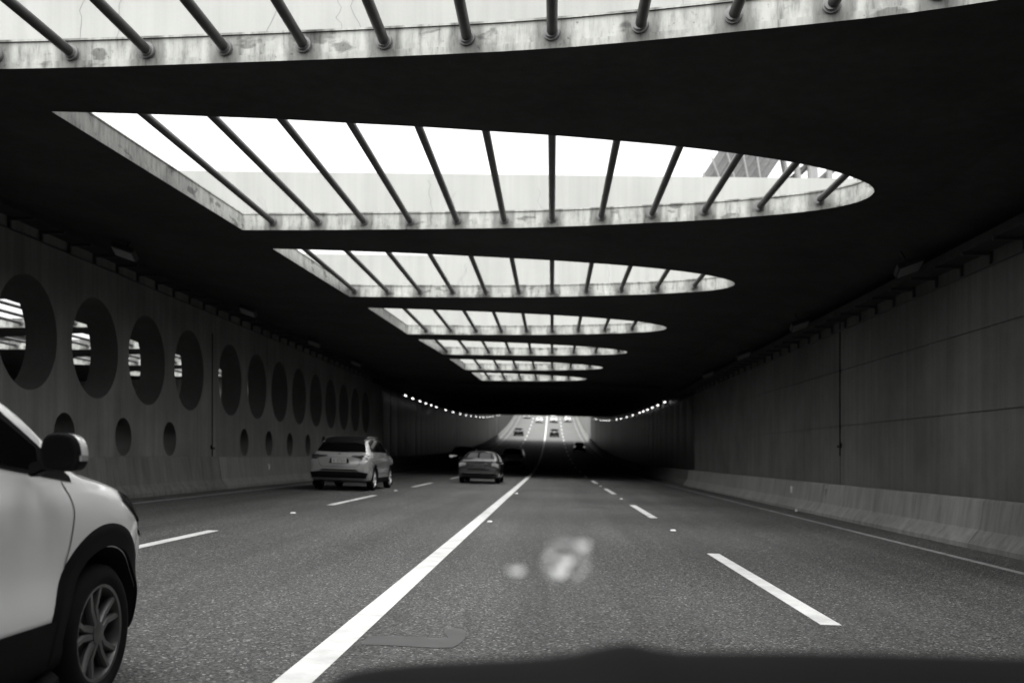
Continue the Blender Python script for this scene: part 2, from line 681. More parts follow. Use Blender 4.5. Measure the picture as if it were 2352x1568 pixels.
# ---------------------------------------------------------------- walls
def hole_wall(name, y0, y1, big, small, label):
    ztop = 7.4
    z0 = 0.2
    outer = [(y0, z0), (y1, z0), (y1, ztop), (y0, ztop)]
    loops = [outer]
    for yc in big:
        loops.append([(yc + 1.135 * math.cos(-t), CAMZ + 2.445 + 1.135 * math.sin(-t)) for t in np.linspace(0, 2 * math.pi, 65)[:-1]])
    for yc in small:
        loops.append([(yc + 0.455 * math.cos(-t), CAMZ + 0.475 + 0.455 * math.sin(-t)) for t in np.linspace(0, 2 * math.pi, 41)[:-1]])
    vl = [[Vector((a, b, 0)) for a, b in l] for l in loops]
    tris = tessellate_polygon(vl)
    flat = [p for l in loops for p in l]
    mb = MB()
    xb = XL - 0.65
    mb.add([(XL, a, b) for a, b in flat], [tuple(t) for t in tris])
    mb.add([(xb, a, b) for a, b in flat], [tuple(reversed(t)) for t in tris])
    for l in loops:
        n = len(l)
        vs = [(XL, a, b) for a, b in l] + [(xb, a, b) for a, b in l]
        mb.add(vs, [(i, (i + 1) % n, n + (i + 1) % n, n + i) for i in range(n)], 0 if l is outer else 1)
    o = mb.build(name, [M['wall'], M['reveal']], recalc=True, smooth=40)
    tag(o, label, 'wall')
    return o


k10 = 1.0 * (-XL) / 10.5
bigA = [19.96 * k10 - 2.93 * i for i in range(8, 0, -1)] + [19.96 * k10, 22.93 * k10, 25.85 * k10, 28.85 * k10]
JL = 30.75 * k10
bigB = [v * k10 for v in (32.5, 35.45, 38.4, 41.35, 44.3, 47.25, 50.2, 53.15, 56.1)]
bigA = [v for v in bigA if v > -4]
smA = [(a + b) / 2 for a, b in zip(bigA[:-1], bigA[1:])]
smB = [(a + b) / 2 for a, b in zip(bigB[:-1], bigB[1:])]
EL, ER = 60.5, 51.0
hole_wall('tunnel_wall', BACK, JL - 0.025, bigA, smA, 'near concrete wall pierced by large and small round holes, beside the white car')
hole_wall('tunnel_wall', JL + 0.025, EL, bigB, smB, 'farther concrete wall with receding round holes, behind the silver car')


def strip_obj(name, prof, ys, mat, side, label=None, cat=None, follow=True, kind=None, parent=None, caps=True, smooth=30):
    """sweep a (x, z) profile along the road"""
    mb = MB()
    rows = [[(x, y, z + (P(y) if follow else 0)) for x, z in prof] for y in ys]
    mb.grid(rows)
    if caps:
        mb.add(rows[0], [tuple(range(len(prof)))])
        mb.add(rows[-1], [tuple(reversed(range(len(prof))))])
    o = mb.build(name, mat, parent, recalc=True, smooth=smooth)
    if cat or kind:
        tag(o, label, cat, None, kind)
    return o


def right_wall_prof():
    g = 0.02
    z1, z2, zt = CAMZ + 0.755, CAMZ + 2.16, 6.2
    x = XR
    return [(x, -0.4), (x, z1 - g), (x + 0.02, z1 - g), (x + 0.02, z1 + g), (x, z1 + g), (x, z2 - g), (x + 0.02, z2 - g),
            (x + 0.02, z2 + g), (x, z2 + g), (x, zt), (x + 0.4, zt), (x + 0.4, -0.4)]


JR = XR * F / 662.0
strip_obj('tunnel_wall', right_wall_prof(), [BACK, JR - 0.035], M['wall_smooth'], 1,
          'plain concrete wall with two level grooves at the right of the picture', 'wall')
strip_obj('tunnel_wall', right_wall_prof(), [JR + 0.035, ER], M['wall_smooth'], 1,
          'concrete wall with level grooves beyond the upright joint on the right', 'wall')
far_ys_r = [ER + 0.05] + list(np.arange(56, 186, 5.0)) + [PORTAL]
far_ys_l = [EL + 0.05] + list(np.arange(66, 186, 5.0)) + [PORTAL]
# far section: cladding panels with upright joints
def panel_wall(ys0, ys1, x, sgn, label):
    root = empty('panel_wall', (x, ys0, 0))
    y = ys0
    i = 0
    rnd = random.Random(3 + int(sgn))
    while y < ys1 - 0.5:
        ye = min(y + 2.95, ys1)
        a = rnd.uniform(-0.012, 0.012)
        mb = MB()
        zb0, zb1 = road_z(x, y) - 0.3, road_z(x, ye) - 0.3
        zt0, zt1 = CZ(x, y) + 0.7, CZ(x, ye) + 0.7
        ym = 0.5 * (y + ye)
        rows = []
        for yy in np.linspace(y + 0.02, ye - 0.02, 7):
            t = (yy - y) / (ye - y)
            bow = sgn * (-0.02 * (1 - (2 * t - 1) ** 2)) + sgn * a * (2 * t - 1)
            rows.append([(bow, yy - ys0, zb0 + (zb1 - zb0) * t), (bow, yy - ys0, zt0 + (zt1 - zt0) * t),
                         (bow + sgn * 0.3, yy - ys0, zt0 + (zt1 - zt0) * t), (bow + sgn * 0.3, yy - ys0, zb0 + (zb1 - zb0) * t)])
        mb.grid(rows)
        mb.add(rows[0], [(0, 1, 2, 3)])
        mb.add(rows[-1], [(3, 2, 1, 0)])
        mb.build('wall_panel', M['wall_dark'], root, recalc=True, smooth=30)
        y = ye
        i += 1
    tag(root, label, 'wall')


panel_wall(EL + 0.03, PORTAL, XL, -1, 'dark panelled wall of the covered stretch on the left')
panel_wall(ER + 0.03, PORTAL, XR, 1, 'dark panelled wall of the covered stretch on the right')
for y0, y1, x, lab in ((JR - 0.035, JR + 0.035, XR, 'black upright joint strip between the right wall sections'),
                       (JL - 0.025, JL + 0.025, XL, 'black upright joint strip between the holed wall sections')):
    s = 1 if x > 0 else -1
    mb = MB()
    mb.box(min(x + s * 0.015, x + s * 0.3), max(x + s * 0.015, x + s * 0.3), y0, y1, 0, 6.0)
    mb.tube((x - s * 0.005, (y0 + y1) / 2, 1.3), (x - s * 0.005, (y0 + y1) / 2, 5.0), 0.022, 8)
    j = mb.build('joint_strip', M['joint'])
    tag(j, lab, 'joint strip')
    c = MB()
    c.box(x - s * 0.05, x + s * 0.01, y0 - 0.10, y1 + 0.09, 1.50, 1.56)
    c.box(x - s * 0.06, x + s * 0.01, y0 - 0.12, y0 - 0.07, 1.53, 1.62)
    c.build('bracket', M['joint'], j)

# New Jersey barriers
def barrier_prof(side):
    if side > 0:
        xb, xw = 6.72, XR
        z = -CF * xb
        return [(xb, z - 0.05), (xb, z + 0.08), (xb + 0.19, z + 0.30), (xb + 0.26, z + 0.76), (xb + 0.28, z + 0.785), (xb + 0.40, z + 0.785), (xb + 0.42, z + 0.76), (xb + 0.42, z - 0.05)]
    xb, xw = -9.86, XL
    z = -CF * xb
    return [(xb, z - 0.05), (xb, z + 0.09), (xb - 0.16, z + 0.30), (xb - 0.24, z + 0.945), (xb - 0.27, z + 0.975), (xb - 0.37, z + 0.975), (xb - 0.37, z - 0.05)]


def barrier(side, y0, y1, label, mat=None):
    n = max(2, int((y1 - y0) / 5))
    return strip_obj('concrete_barrier', barrier_prof(side), list(np.linspace(y0, y1, n)), mat or M['barrier'], side, label, 'barrier')


def bmat(name, lo, hi):
    return concrete(name, lo, hi, 0.32)


M['barrier_b'] = bmat('barrier_concrete_grey', 0.17, 0.22)
M['barrier_c'] = bmat('barrier_concrete_pale', 0.23, 0.29)
M['barrier_d'] = concrete('barrier_concrete_dark', 0.09, 0.13, 0.4)  # darker grey than the other barrier lengths
barrier(1, BACK, 16.1, 'dusky near concrete barrier at the right picture edge', M['barrier_b'])
barrier(1, 16.112, JR + 0.295, 'pale streaked concrete barrier below the grooved right wall', M['barrier_c'])
barrier(1, JR + 0.345, ER, 'concrete barrier with a white marker beyond the dark right joint', M['barrier'])
barrier(1, ER + 0.03, PORTAL, 'long dark concrete barrier of the covered stretch on the right', M['barrier_d'])
barrier(-1, BACK, JL - 0.025, 'concrete barrier under the holed wall beside the white car', M['barrier_b'])
barrier(-1, JL + 0.025, EL, 'concrete barrier with a white marker behind the silver car', M['barrier'])
barrier(-1, EL + 0.03, PORTAL, 'long dark concrete barrier of the covered stretch on the left', M['barrier_d'])

for side, y0, y1, lab in ((1, JR + 0.29, JR + 0.35, 'dark open joint between two right barrier lengths'), (-1, JL - 0.03, JL + 0.03, 'dark open joint between two left barrier lengths')):
    pr = [(x + side * 0.012, z - 0.008) for x, z in barrier_prof(side)]
    strip_obj('barrier_joint', pr, [y0, y1], M['joint'], side, lab, 'joint')

# white markers on the barriers
for side, y, lab in ((1, 6.95 * F / 552, 'small white upright marker on the right barrier'), (-1, 10.05 * F / 650, 'small white upright marker on the left barrier')):
    x = 6.93 if side > 0 else -10.06
    s = 1 if side > 0 else -1
    zz = CAMZ - (0.95 if side > 0 else 0.36)
    mb = MB()
    mb.box(min(x - s * .03, x + s * .06), max(x - s * .03, x + s * .06), y - 0.035, y + 0.035, zz - 0.10, zz + 0.10)
    tag(bevel(mb.build('marker', M['reflector']), 0.008), lab, 'marker', 'barrier markers')
mb = MB()
mb.box(6.93, 7.0, JR + 0.02, JR + 0.16, 0.30, 0.46)
tag(bevel(mb.build('wall_plate', M['barrier_c']), 0.004), 'small pale square plate on the right barrier beside the joint', 'plate')

# ---------------------------------------------------------------- road
mb = MB()
ys = [BACK, 0, 20, 40, 58] + list(np.arange(62, 330, 4.0)) + [360, 430]
mb.grid([[(x, y, road_z(x, y)) for x in (XL - 0.2, -5, 0, 4, XR + 0.2)] for y in ys if y < 187])
mb.grid([[(x, y, -CF * -11 + P(y) + 0.02 * (-11 - x)) for x in (-30, -20, -10.95)] for y in ys])
tag(mb.build('road', M['asphalt']), kind='structure')
mb = MB()
mb.grid([[(x, y, road_z(x, y)) for x in (XL - 0.2, -5, 0, 4, XR + 0.2)] for y in [max(q for q in ys if q < 187)] + [q for q in ys if q >= 187]])
tag(mb.build('ramp_road', M['pavement']), kind='structure')


def strip(name, xc, w, y0, y1, mat, wob=0.0, kind='structure'):
    mb = MB()
    n = max(2, int((y1 - y0) / 3) + 1)
    rows = []
    for y in np.linspace(y0, y1, n):
        rows.append([(x, y, road_z(x, y) + 0.004) for x in (xc - w / 2, xc + w / 2)])
    mb.grid(rows)
    o = mb.build(name, mat)
    o["kind"] = kind
    return o


strip('solid_lane_line', -1.42, 0.21, -30, 420, M['line'])
strip('edge_line', 5.86, 0.13, -30, 420, M['edge_line'])
strip('edge_line', -9.0, 0.14, -30, 420, M['edge_line'])
XDR, XDL = 2.23, -5.15
for i in range(-1, 29):
    y = 7.95 + 13.85 * i
    strip('lane_dash', XDR, 0.17, y, y + 5.85, M['line'])
    y = 9.3 + 13.75 * i
    strip('lane_dash', XDL, 0.17, y, y + 5.85, M['line'])

# smooth tar patch, L-shaped
pp = [(828, 1480), (836, 1470), (850, 1459.5), (900, 1460), (958, 1462.5), (1012, 1465), (1030, 1464), (1020, 1452), (1022, 1446),
      (1040, 1442.5), (1060, 1444), (1070, 1450), (1068, 1466), (1058, 1476), (1040, 1487), (1000, 1488), (930, 1484), (870, 1481)]
vs = []
for px, py in pp:
    y = CAMZ * F / (py - VY)
    x = (px - VX) / F * y
    y = (CAMZ + CF * x) * F / (py - VY)
    x = (px - VX) / F * y
    vs.append(Vector((x, y, road_z(x, y) + 0.004)))
mb = MB()
mb.add(vs, [tuple(t) for t in tessellate_polygon([vs])])
tag(mb.build('asphalt_patch', M['tar']), kind='structure')
# expansion joint in the carriageway
mb = MB()
mb.grid([[(x, JR + 0.35 + 0.05 * math.sin(x * 1.7), road_z(x, 20) + 0.004), (x, JR + 0.47 + 0.05 * math.sin(x * 1.7), road_z(x, 20) + 0.004)]
         for x in np.linspace(-9.8, 6.7, 60)])
tag(mb.build('road_joint', plain('tar_joint', 0.03, 0.7)), kind='structure')

# road studs
def stud(x, y, label):
    mb = MB()
    z = road_z(x, y)
    mb.add([(x - .05, y - .05, z), (x + .05, y - .05, z), (x + .05, y + .05, z), (x - .05, y + .05, z),
            (x - .035, y - .025, z + .022), (x + .035, y - .025, z + .022), (x + .035, y + .025, z + .022), (x - .035, y + .025, z + .022)],
           [(4, 5, 6, 7), (0, 1, 5, 4), (1, 2, 6, 5), (2, 3, 7, 6), (3, 0, 4, 7)])
    o = mb.build('road_stud', M['reflector'])
    tag(o, label, 'road stud', 'reflective studs between the lane dashes')


stud(XDR - 0.03, 18.1, 'nearest white stud between the right lane dashes')
stud(XDR - 0.03, 31.6, 'second white stud between the right lane dashes')
stud(XDR - 0.03, 45.2, 'third white stud between the right lane dashes')
stud(XDL, 19.8, 'nearest white stud between the left lane dashes')
stud(XDL, 32.8, 'second white stud between the left lane dashes')
stud(-1.19, 33.5, 'white stud hard beside the solid lane line')
stud(-1.19, 19.0, 'white stud on the near stretch of the solid line')
mb = MB()
mb.lathe([(0.0, -0.03), (0.03, -0.025), (0.045, 0), (0.03, 0.03), (0, 0.035)], 8, Matrix.Translation((6.55, JR + 1.5, road_z(6.55, 20) + 0.03)))
tag(mb.build('litter', M['reflector'], smooth=40), 'scrap of pale litter at the foot of the right barrier', 'litter')

# ---------------------------------------------------------------- neighbouring tunnel and outside
mb = MB()
mb.box(-28.9, -28.5, BACK, END, 0, 8.0)
tag(mb.build('tunnel_wall', M['soffit']), 'far wall of the neighbouring tunnel behind the round holes', 'wall')
mb = MB()
mb.box(-29, -10.6, END + 0.05, END + 0.4, 0, 8)
mb.box(-29, 7.7, BACK - 0.5, BACK - 0.1, -0.5, 8)  # end walls added out of view to shut out stray daylight
tag(mb.build('light_stop_wall', M['wall']), 'unseen end walls added to keep stray daylight out of the tunnels', 'wall')

GZ = 6.6
mb = MB()
for x0, x1, in ((7.75, 400), (-400, -29.1)):
    ysg = [-200, 0, 58] + list(np.arange(70, 330, 20.0)) + [430, 800]
    mb.grid([[(x, y, GZ + 0.75 * P(min(y, 420))) for x in (x0, (x0 + x1) / 2, x1)] for y in ysg])
tag(mb.build('ground', M['ground']), kind='structure')
# retaining walls beyond the portal
for x, s, lab in ((XL, -1, 'dark retaining wall left of the bright ramp past the portal'), (XR, 1, 'pale retaining wall right of the sunlit ramp past the portal')):
    ysr = list(np.linspace(PORTAL + 0.05, 420, 40))
    mb = MB()
    rows = [[(x, y, road_z(x, y) - 0.2), (x, y, road_z(x, y) + 6.2 * max(0.25, 1 - (y - PORTAL) / 260)), (x + s * 0.4, y, road_z(x, y) + 6.2 * max(0.25, 1 - (y - PORTAL) / 260)),
             (x + s * 0.4, y, road_z(x, y) - 0.2)] for y in ysr]
    mb.grid(rows)
    mb.add(rows[0], [(0, 1, 2, 3)])
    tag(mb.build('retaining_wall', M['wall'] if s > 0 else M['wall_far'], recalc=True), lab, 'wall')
    strip_obj('concrete_barrier', [(a, b) for a, b in barrier_prof(s)], list(np.linspace(PORTAL + 0.1, 420, 50)), M['barrier'], s,
              'concrete barrier along the %s side of the sunlit ramp' % ('left' if s < 0 else 'right'), 'barrier')

# glass and steel building over on the right
def build_building():
    D = 85.0
    root = empty('slanted_building', (16, D, GZ))

    def at(px, py, d=D):
        return ((px - VX) / F * d - 16, d - D, CAMZ + (VY - py) / F * d - GZ)
    up = (48.0, -74.0)           # picture direction of the slanted edges

    def along(px, t):
        return (px + up[0] * t, 420 + up[1] * t)
    mb = MB()
    q = [at(*along(1603, -3)), at(*along(1742, -3)), at(*along(1742 + 12, 3)), at(*along(1603, 3))]
    q2 = [(p[0] + 0.4, p[1] + 6.0, p[2]) for p in q]
    mb.add(q + q2, [(0, 1, 2, 3), (7, 6, 5, 4), (0, 4, 5, 1), (1, 5, 6, 2), (2, 6, 7, 3), (3, 7, 4, 0)])
    mb.build('slanted_facade', M['cladding'], root, recalc=True)
    for t in range(1, 8):
        px = 1603 + 18.5 * t
        b = MB()
        b.tube(at(*along(px, -3), D - 0.2), at(*along(px, 3), D - 0.2), 0.05, 6)
        b.build('facade_rib', M['cladding'], root)
    for i, (px, py, px2, py2) in enumerate(((1632, 440, 1614, 396), (1664, 440, 1634, 360), (1697, 440, 1660, 318), (1724, 440, 1700, 318), (1751, 440, 1733, 318))):
        b = MB()
        b.tube(at(px, py, D - 0.45), at(px2, py2, D - 0.45), 0.07, 6)
        b.build('mullion', M['steel_white'], root)
    for px, lean in ((1806, -16), (1833, -12), (1862, -4), (1872, -3), (1905, 0), (1940, 3), (1975, 6)):
        b = MB()
        b.tube(at(px + lean * -2, 560, D + 2), at(px + lean * 2, 250, D + 2), 0.28, 8)
        b.build('steel_post', M['steel_white'], root)
    for px in (1812, 1880, 1960):
        b = MB()
        b.tube(at(px - 70, 440 + 40, D + 3), at(px + 100, 330, D + 3), 0.3, 8)
        b.build('steel_brace', M['cladding'], root)
    b = MB()
    b.box(-8, 20, 8, 9, 0, 14)
    b.build('rear_wall', M['steel_white'], root)
    tag(root, 'slanted grey facade with white steel frame seen through the second skylight', 'building')


build_building()

# ---------------------------------------------------------------- cable trays and lamps
def cable_tray(side, label):
    s = 1 if side > 0 else -1
    x = XR if side > 0 else XL
    zb = CAMZ + (3.38 if side > 0 else 4.52)
    root = empty('cable_tray', (x, 8, zb))
    mb = MB()
    for y0, y1 in ((8, 24), (24.03, 41), (41.03, 58)):
        xa, xb = sorted((-s * 0.06, -s * 0.48))
        mb.box(xa, xb, y0 - 8, y1 - 8, 0.0, 0.03)
        xa, xb = sorted((-s * 0.46, -s * 0.48))
        mb.box(xa, xb, y0 - 8, y1 - 8, 0.031, 0.15)
    mb.build('tray', M['tray'], root)
    y = 8.3
    while y < 57:
        b = MB()
        xa, xb = sorted((-s * 0.02, -s * 0.07))
        b.box(xa, xb, y - 8 - 0.03, y - 8 + 0.03, -0.2, 0.28)
        xa, xb = sorted((-s * 0.07, -s * 0.52))
        b.box(xa, xb, y - 8 - 0.03, y - 8 + 0.03, -0.055, -0.002)
        b.build('bracket', M['dark_metal'], root)
        y += 1.17
    t = MB()
    t.tube((-s * 0.03, 0, -0.21), (-s * 0.03, 50, -0.21), 0.018, 6)
    t.build('conduit', M['dark_metal'], root)
    tag(root, label, 'cable tray')


cable_tray(-1, 'dark cable tray on brackets along the top of the holed wall')
cable_tray(1, 'dark cable tray on brackets along the top of the right wall')

lamp_lens = {}


def lamp(x, y, z, lit, label, group, w=0.5):
    s = -1 if x > 0 else 1
    root = empty('tunnel_lamp', (x, y, z), (math.radians(-22 if not lit else -38), s * math.radians(20), 0))
    mb = MB()
    k = 0.38 * w
    mb.box(-w / 2, w / 2, -k, k, 0.0, 0.12)
    h = bevel(mb.build('housing', M['lamp_case'], root), 0.02)
    mb = MB()
    mb.box(-w / 2 + 0.03, w / 2 - 0.03, -k + 0.03, k - 0.03, -0.012, -0.001)
    mb.build('lens', M['lamp_on'] if lit else M['lamp_off'], root)
    mb = MB()
    mb.tube((0, 0, 0.1), (0, 0, 0.4), 0.025, 6)
    mb.build('hanger', M['dark_metal'], root)
    tag(root, label, 'lamp', group)


W = ['first', 'second', 'third', 'fourth', 'fifth', 'sixth', 'seventh', 'eighth', 'ninth', 'tenth', 'eleventh', 'twelfth', 'thirteenth', 'fourteenth',
     'fifteenth', 'sixteenth', 'seventeenth', 'eighteenth', 'nineteenth', 'twentieth']
for i, y in enumerate((21.5, 30.0, 38.2, 46.3)):
    lamp(-9.0, y - 0.6, CAMZ + 4.25, False, '%s unlit floodlight from the viewpoint above the holed wall' % W[i], 'unlit floodlights along the left ceiling edge')
for i, y in enumerate((19.4, 27.5, 35.3, 43.2)):
    lamp(6.62, y - 1.0, CAMZ + 3.46, False, '%s unlit floodlight from the viewpoint above the right wall' % W[i], 'unlit floodlights along the right ceiling edge')
litL = [63.2, 66.5, 70.1, 73.4, 76.7, 80.0, 87, 93.6, 100.8, 107.7, 114, 122, 128.3, 135, 142, 149, 156, 169, 176]
litR = [62.3, 66.4, 70, 73.5, 77, 80.2, 87, 94, 102, 108.7, 123, 129, 136.8, 145, 158, 165]
for i, y in enumerate(litL):
    lamp(-9.3, y, CAMZ + 3.86 + P(y) * 1.0, True, '%s glowing lamp from the near end of the left row' % W[i], 'lit lamps of the covered stretch, left row', 0.19)
for i, y in enumerate(litR):
    lamp(7.05, y, CAMZ + 3.40 + P(y) * 1.0, True, '%s glowing lamp from the near end of the right row' % W[i], 'lit lamps of the covered stretch, right row', 0.19)


# ---------------------------------------------------------------- cars
def pchip(xk, yk, x):
    xk, yk, x = np.asarray(xk, float), np.asarray(yk, float), np.asarray(x, float)
    h = np.diff(xk)
    d = np.diff(yk) / h
    m = np.zeros_like(yk)
    for i in range(1, len(yk) - 1):
        if d[i - 1] * d[i] > 0:
            w1, w2 = 2 * h[i] + h[i - 1], h[i] + 2 * h[i - 1]
            m[i] = (w1 + w2) / (w1 / d[i - 1] + w2 / d[i])
    m[0], m[-1] = d[0], d[-1]
    i = np.clip(np.searchsorted(xk, x) - 1, 0, len(h) - 1)
    t = (x - xk[i]) / h[i]
    return ((2 * t ** 3 - 3 * t ** 2 + 1) * yk[i] + (t ** 3 - 2 * t ** 2 + t) * h[i] * m[i]
            + (-2 * t ** 3 + 3 * t ** 2) * yk[i + 1] + (t ** 3 - t ** 2) * h[i] * m[i + 1])


#        y    zb    w     zsh   wb    zr    wr    zt
SUV = [(0.00, .46, .78, .90, .74, .98, .66, 1.00),
       (0.05, .38, .86, 1.00, .81, 1.06, .74, 1.08),
       (0.20, .31, .905, 1.08, .85, 1.18, .78, 1.20),
       (0.60, .26, .925, 1.12, .865, 1.54, .71, 1.60),
       (0.85, .24, .925, 1.13, .87, 1.60, .70, 1.67),
       (1.90, .22, .925, 1.14, .88, 1.62, .72, 1.70),
       (2.45, .22, .925, 1.145, .88, 1.59, .745, 1.67),
       (3.00, .22, .925, 1.135, .88, 1.415, .80, 1.50),
       (3.31, .22, .925, 1.115, .88, 1.235, .84, 1.32),
       (3.58, .22, .925, 1.09, .875, 1.115, .835, 1.20),
       (3.88, .23, .93, 1.05, .86, 1.085, .79, 1.145),
       (4.10, .24, .905, 1.005, .835, 1.04, .76, 1.10),
       (4.25, .24, .838, 0.95, .785, 0.985, .72, 1.045),
       (4.42, .26, .79, 0.87, .73, .91, .68, 0.96),
       (4.56, .30, .70, 0.78, .65, .81, .59, 0.85),
       (4.64, .40, .59, 0.66, .54, .68, .47, 0.71)]
SEDAN = [(0.00, .45, .74, .82, .70, .96, .66, 0.97),
         (0.05, .36, .85, .93, .80, 1.01, .74, 1.02),
         (0.25, .28, .905, .97, .84, 1.03, .76, 1.06),
         (0.60, .22, .92, .99, .85, 1.06, .74, 1.09),
         (0.90, .20, .92, 1.0, .85, 1.19, .67, 1.22),
         (1.35, .19, .92, 1.0, .855, 1.35, .60, 1.40),
         (2.10, .19, .92, 1.0, .86, 1.38, .60, 1.45),
         (2.70, .19, .92, 1.0, .86, 1.35, .61, 1.42),
         (3.20, .19, .92, .99, .855, 1.19, .70, 1.24),
         (3.70, .19, .92, .96, .85, 1.0, .76, 1.04),
         (4.20, .20, .91, .89, .82, .92, .73, .95),
         (4.60, .22, .85, .77, .75, .80, .67, .83),
         (4.75, .28, .76, .66, .66, .68, .56, .70),
         (4.80, .36, .66, .58, .58, .60, .48, .62)]


def sections(tab, n=96, sub=5, bulge=1.0):
    T = np.array(tab)
    # sample denser at both ends
    u = np.linspace(0, 1, n)
    yy = T[0, 0] + (T[-1, 0] - T[0, 0]) * (u - 0.12 * np.sin(2 * math.pi * u) / 1.0 * 0.9)
    yy[0], yy[-1] = T[0, 0], T[-1, 0]
    cols = [pchip(T[:, 0], T[:, c], yy) for c in range(1, 8)]
    out = []
    for i in range(n):
        zb, w, zsh, wb, zr, wr, zt = [c[i] for c in cols]
        hgt = zsh - zb
        pts = [(0, zb), (.80 * w, zb), (.955 * w, zb + .07), (.992 * w, zb + .34 * hgt), (.975 * w, zb + .52 * hgt), (w, zb + .80 * hgt),
               (wb, zsh), (wr, zr), (wr * .80, zt - (zt - zr) * .35), (wr * .4, zt - (zt - zr) * .08), (0, zt)]
        px = [p[0] for p in pts]
        pz = [p[1] for p in pts]
        k = np.arange(len(pts))
        t = np.linspace(0, len(pts) - 1, (len(pts) - 1) * sub + 1)
        sx, sz = pchip(k, px, t), pchip(k, pz, t)
        out.append([(float(a), float(yy[i]), float(b)) for a, b in zip(sx, sz)])
    return out


class CarShape:
    def __init__(self, tab, axles, wheel_r, arch_r, sy=1, sz=1, sw=1):
        self.tab = [(r[0] * sy, r[1] * sz, r[2] * sw, r[3] * sz, r[4] * sw, r[5] * sz, r[6] * sw, r[7] * sz) for r in tab]
        self.axles = axles
        self.wr = wheel_r
        self.hw = max(r[2] for r in self.tab)
        sec = sections(self.tab)
        mb = MB()
        rows = []
        for s in sec:
            rows.append(s + [(-x, y, z) for x, y, z in reversed(s[1:-1])] + [s[0]])
        m = len(rows[0]) - 1
        n = len(rows)
        vs = [p for r in rows for p in r[:-1]]
        fs = []
        for i in range(n - 1):
            for j in range(m):
                k = (j + 1) % m
                fs.append((i * m + j, i * m + k, (i + 1) * m + k, (i + 1) * m + j))
        fs.append(tuple(reversed(range(m))))
        fs.append(tuple((n - 1) * m + j for j in range(m)))
        bm = bmesh.new()
        bv = [bm.verts.new(v) for v in vs]
        for f in fs:
            bm.faces.new([bv[i] for i in f])
        bmesh.ops.recalc_face_normals(bm, faces=bm.faces)
        self.bvh = BVHTree.FromBMesh(bm)
        me = bpy.data.meshes.new('car_shell')
        bm.to_mesh(me)
        bm.free()
        me.materials.append(M['white_paint'])
        me.materials.append(M['joint'])
        tmp = bpy.data.objects.new('tmp', me)
        COL.objects.link(tmp)
        c = MB()
        for ya in axles:
            for s in (-1, 1):
                xo, xi = s * (self.hw + 0.3), s * (self.hw - 0.34)
                c.tube((xo, ya, wheel_r), (xi, ya, wheel_r), arch_r, 40)
        c.mi = [1] * len(c.mi)
        cut = c.build('cut', [M['white_paint'], M['joint']], recalc=True)
        md = tmp.modifiers.new('b', 'BOOLEAN')
        md.operation = 'DIFFERENCE'
        md.solver = 'EXACT'
        md.object = cut
        dg = bpy.context.evaluated_depsgraph_get()
        dg.update()
        ev = tmp.evaluated_get(dg)
        self.me = bpy.data.meshes.new_from_object(ev)
        self.me.name = 'car_body'
        bpy.data.objects.remove(tmp)
        bpy.data.objects.remove(cut)
        self.me.polygons.foreach_set("use_smooth", [True] * len(self.me.polygons))
        self.me.set_sharp_from_angle(angle=math.radians(38))

    def hit(self, axis, a, b, off):
        if axis in ('R', 'L'):
            s = 1 if axis == 'R' else -1
            o, d = Vector((3 * s, a, b)), Vector((-s, 0, 0))
        elif axis == 'B':
            o, d = Vector((a, -3, b)), Vector((0, 1, 0))
        elif axis == 'F':
            o, d = Vector((a, 9, b)), Vector((0, -1, 0))
        else:
            o, d = Vector((a, b, 5)), Vector((0, 0, -1))
        h = self.bvh.ray_cast(o, d)
        if h[0] is None:
            return None
        nn = h[1]
        if nn.dot(d) > 0:
            nn = -nn
        return h[0] + nn * off

    def patch(self, name, mat, parent, axis, bottom, top, off=0.004, n=24, m=8, thick=0.0):
        """a sheet laid on the body between two polylines given in the view (axis) plane"""
        def samp(pl, k):
            pl = np.array(pl, float)
            d = np.r_[0, np.cumsum(np.hypot(*np.diff(pl, axis=0).T))]
            t = np.linspace(0, d[-1], k)
            return np.c_[np.interp(t, d, pl[:, 0]), np.interp(t, d, pl[:, 1])]
        A, B = samp(bottom, n), samp(top, n)
        mb = MB()
        vs, ok = [], []
        for i in range(n):
            for j in range(m):
                t = j / (m - 1)
                q = A[i] * (1 - t) + B[i] * t
                h = self.hit(axis, q[0], q[1], off)
                ok.append(h is not None)
                vs.append(h if h is not None else Vector((0, 0, 0)))
        fs = []
        for i in range(n - 1):
            for j in range(m - 1):
                f = (i * m + j, (i + 1) * m + j, (i + 1) * m + j + 1, i * m + j + 1)
                if all(ok[k] for k in f):
                    fs.append(f)
        used = sorted({k for f in fs for k in f})
        mp = {k: i for i, k in enumerate(used)}
        mb.add([vs[k] for k in used], [tuple(mp[k] for k in f) for f in fs])
        if not fs:
            return None
        return mb.build(name, mat, parent, smooth=60)

    def line(self, name, mat, parent, axis, pts, w, off=0.003, n=30):
        p = np.array(pts, float)
        d = np.diff(p, axis=0)
        nr = np.array([(-b, a) for a, b in np.r_[d, d[-1:]]])
        nr /= np.maximum(np.hypot(nr[:, 0], nr[:, 1])[:, None], 1e-6)
        return self.patch(name, mat, parent, axis, p - nr * w / 2, p + nr * w / 2, off, n, 2)


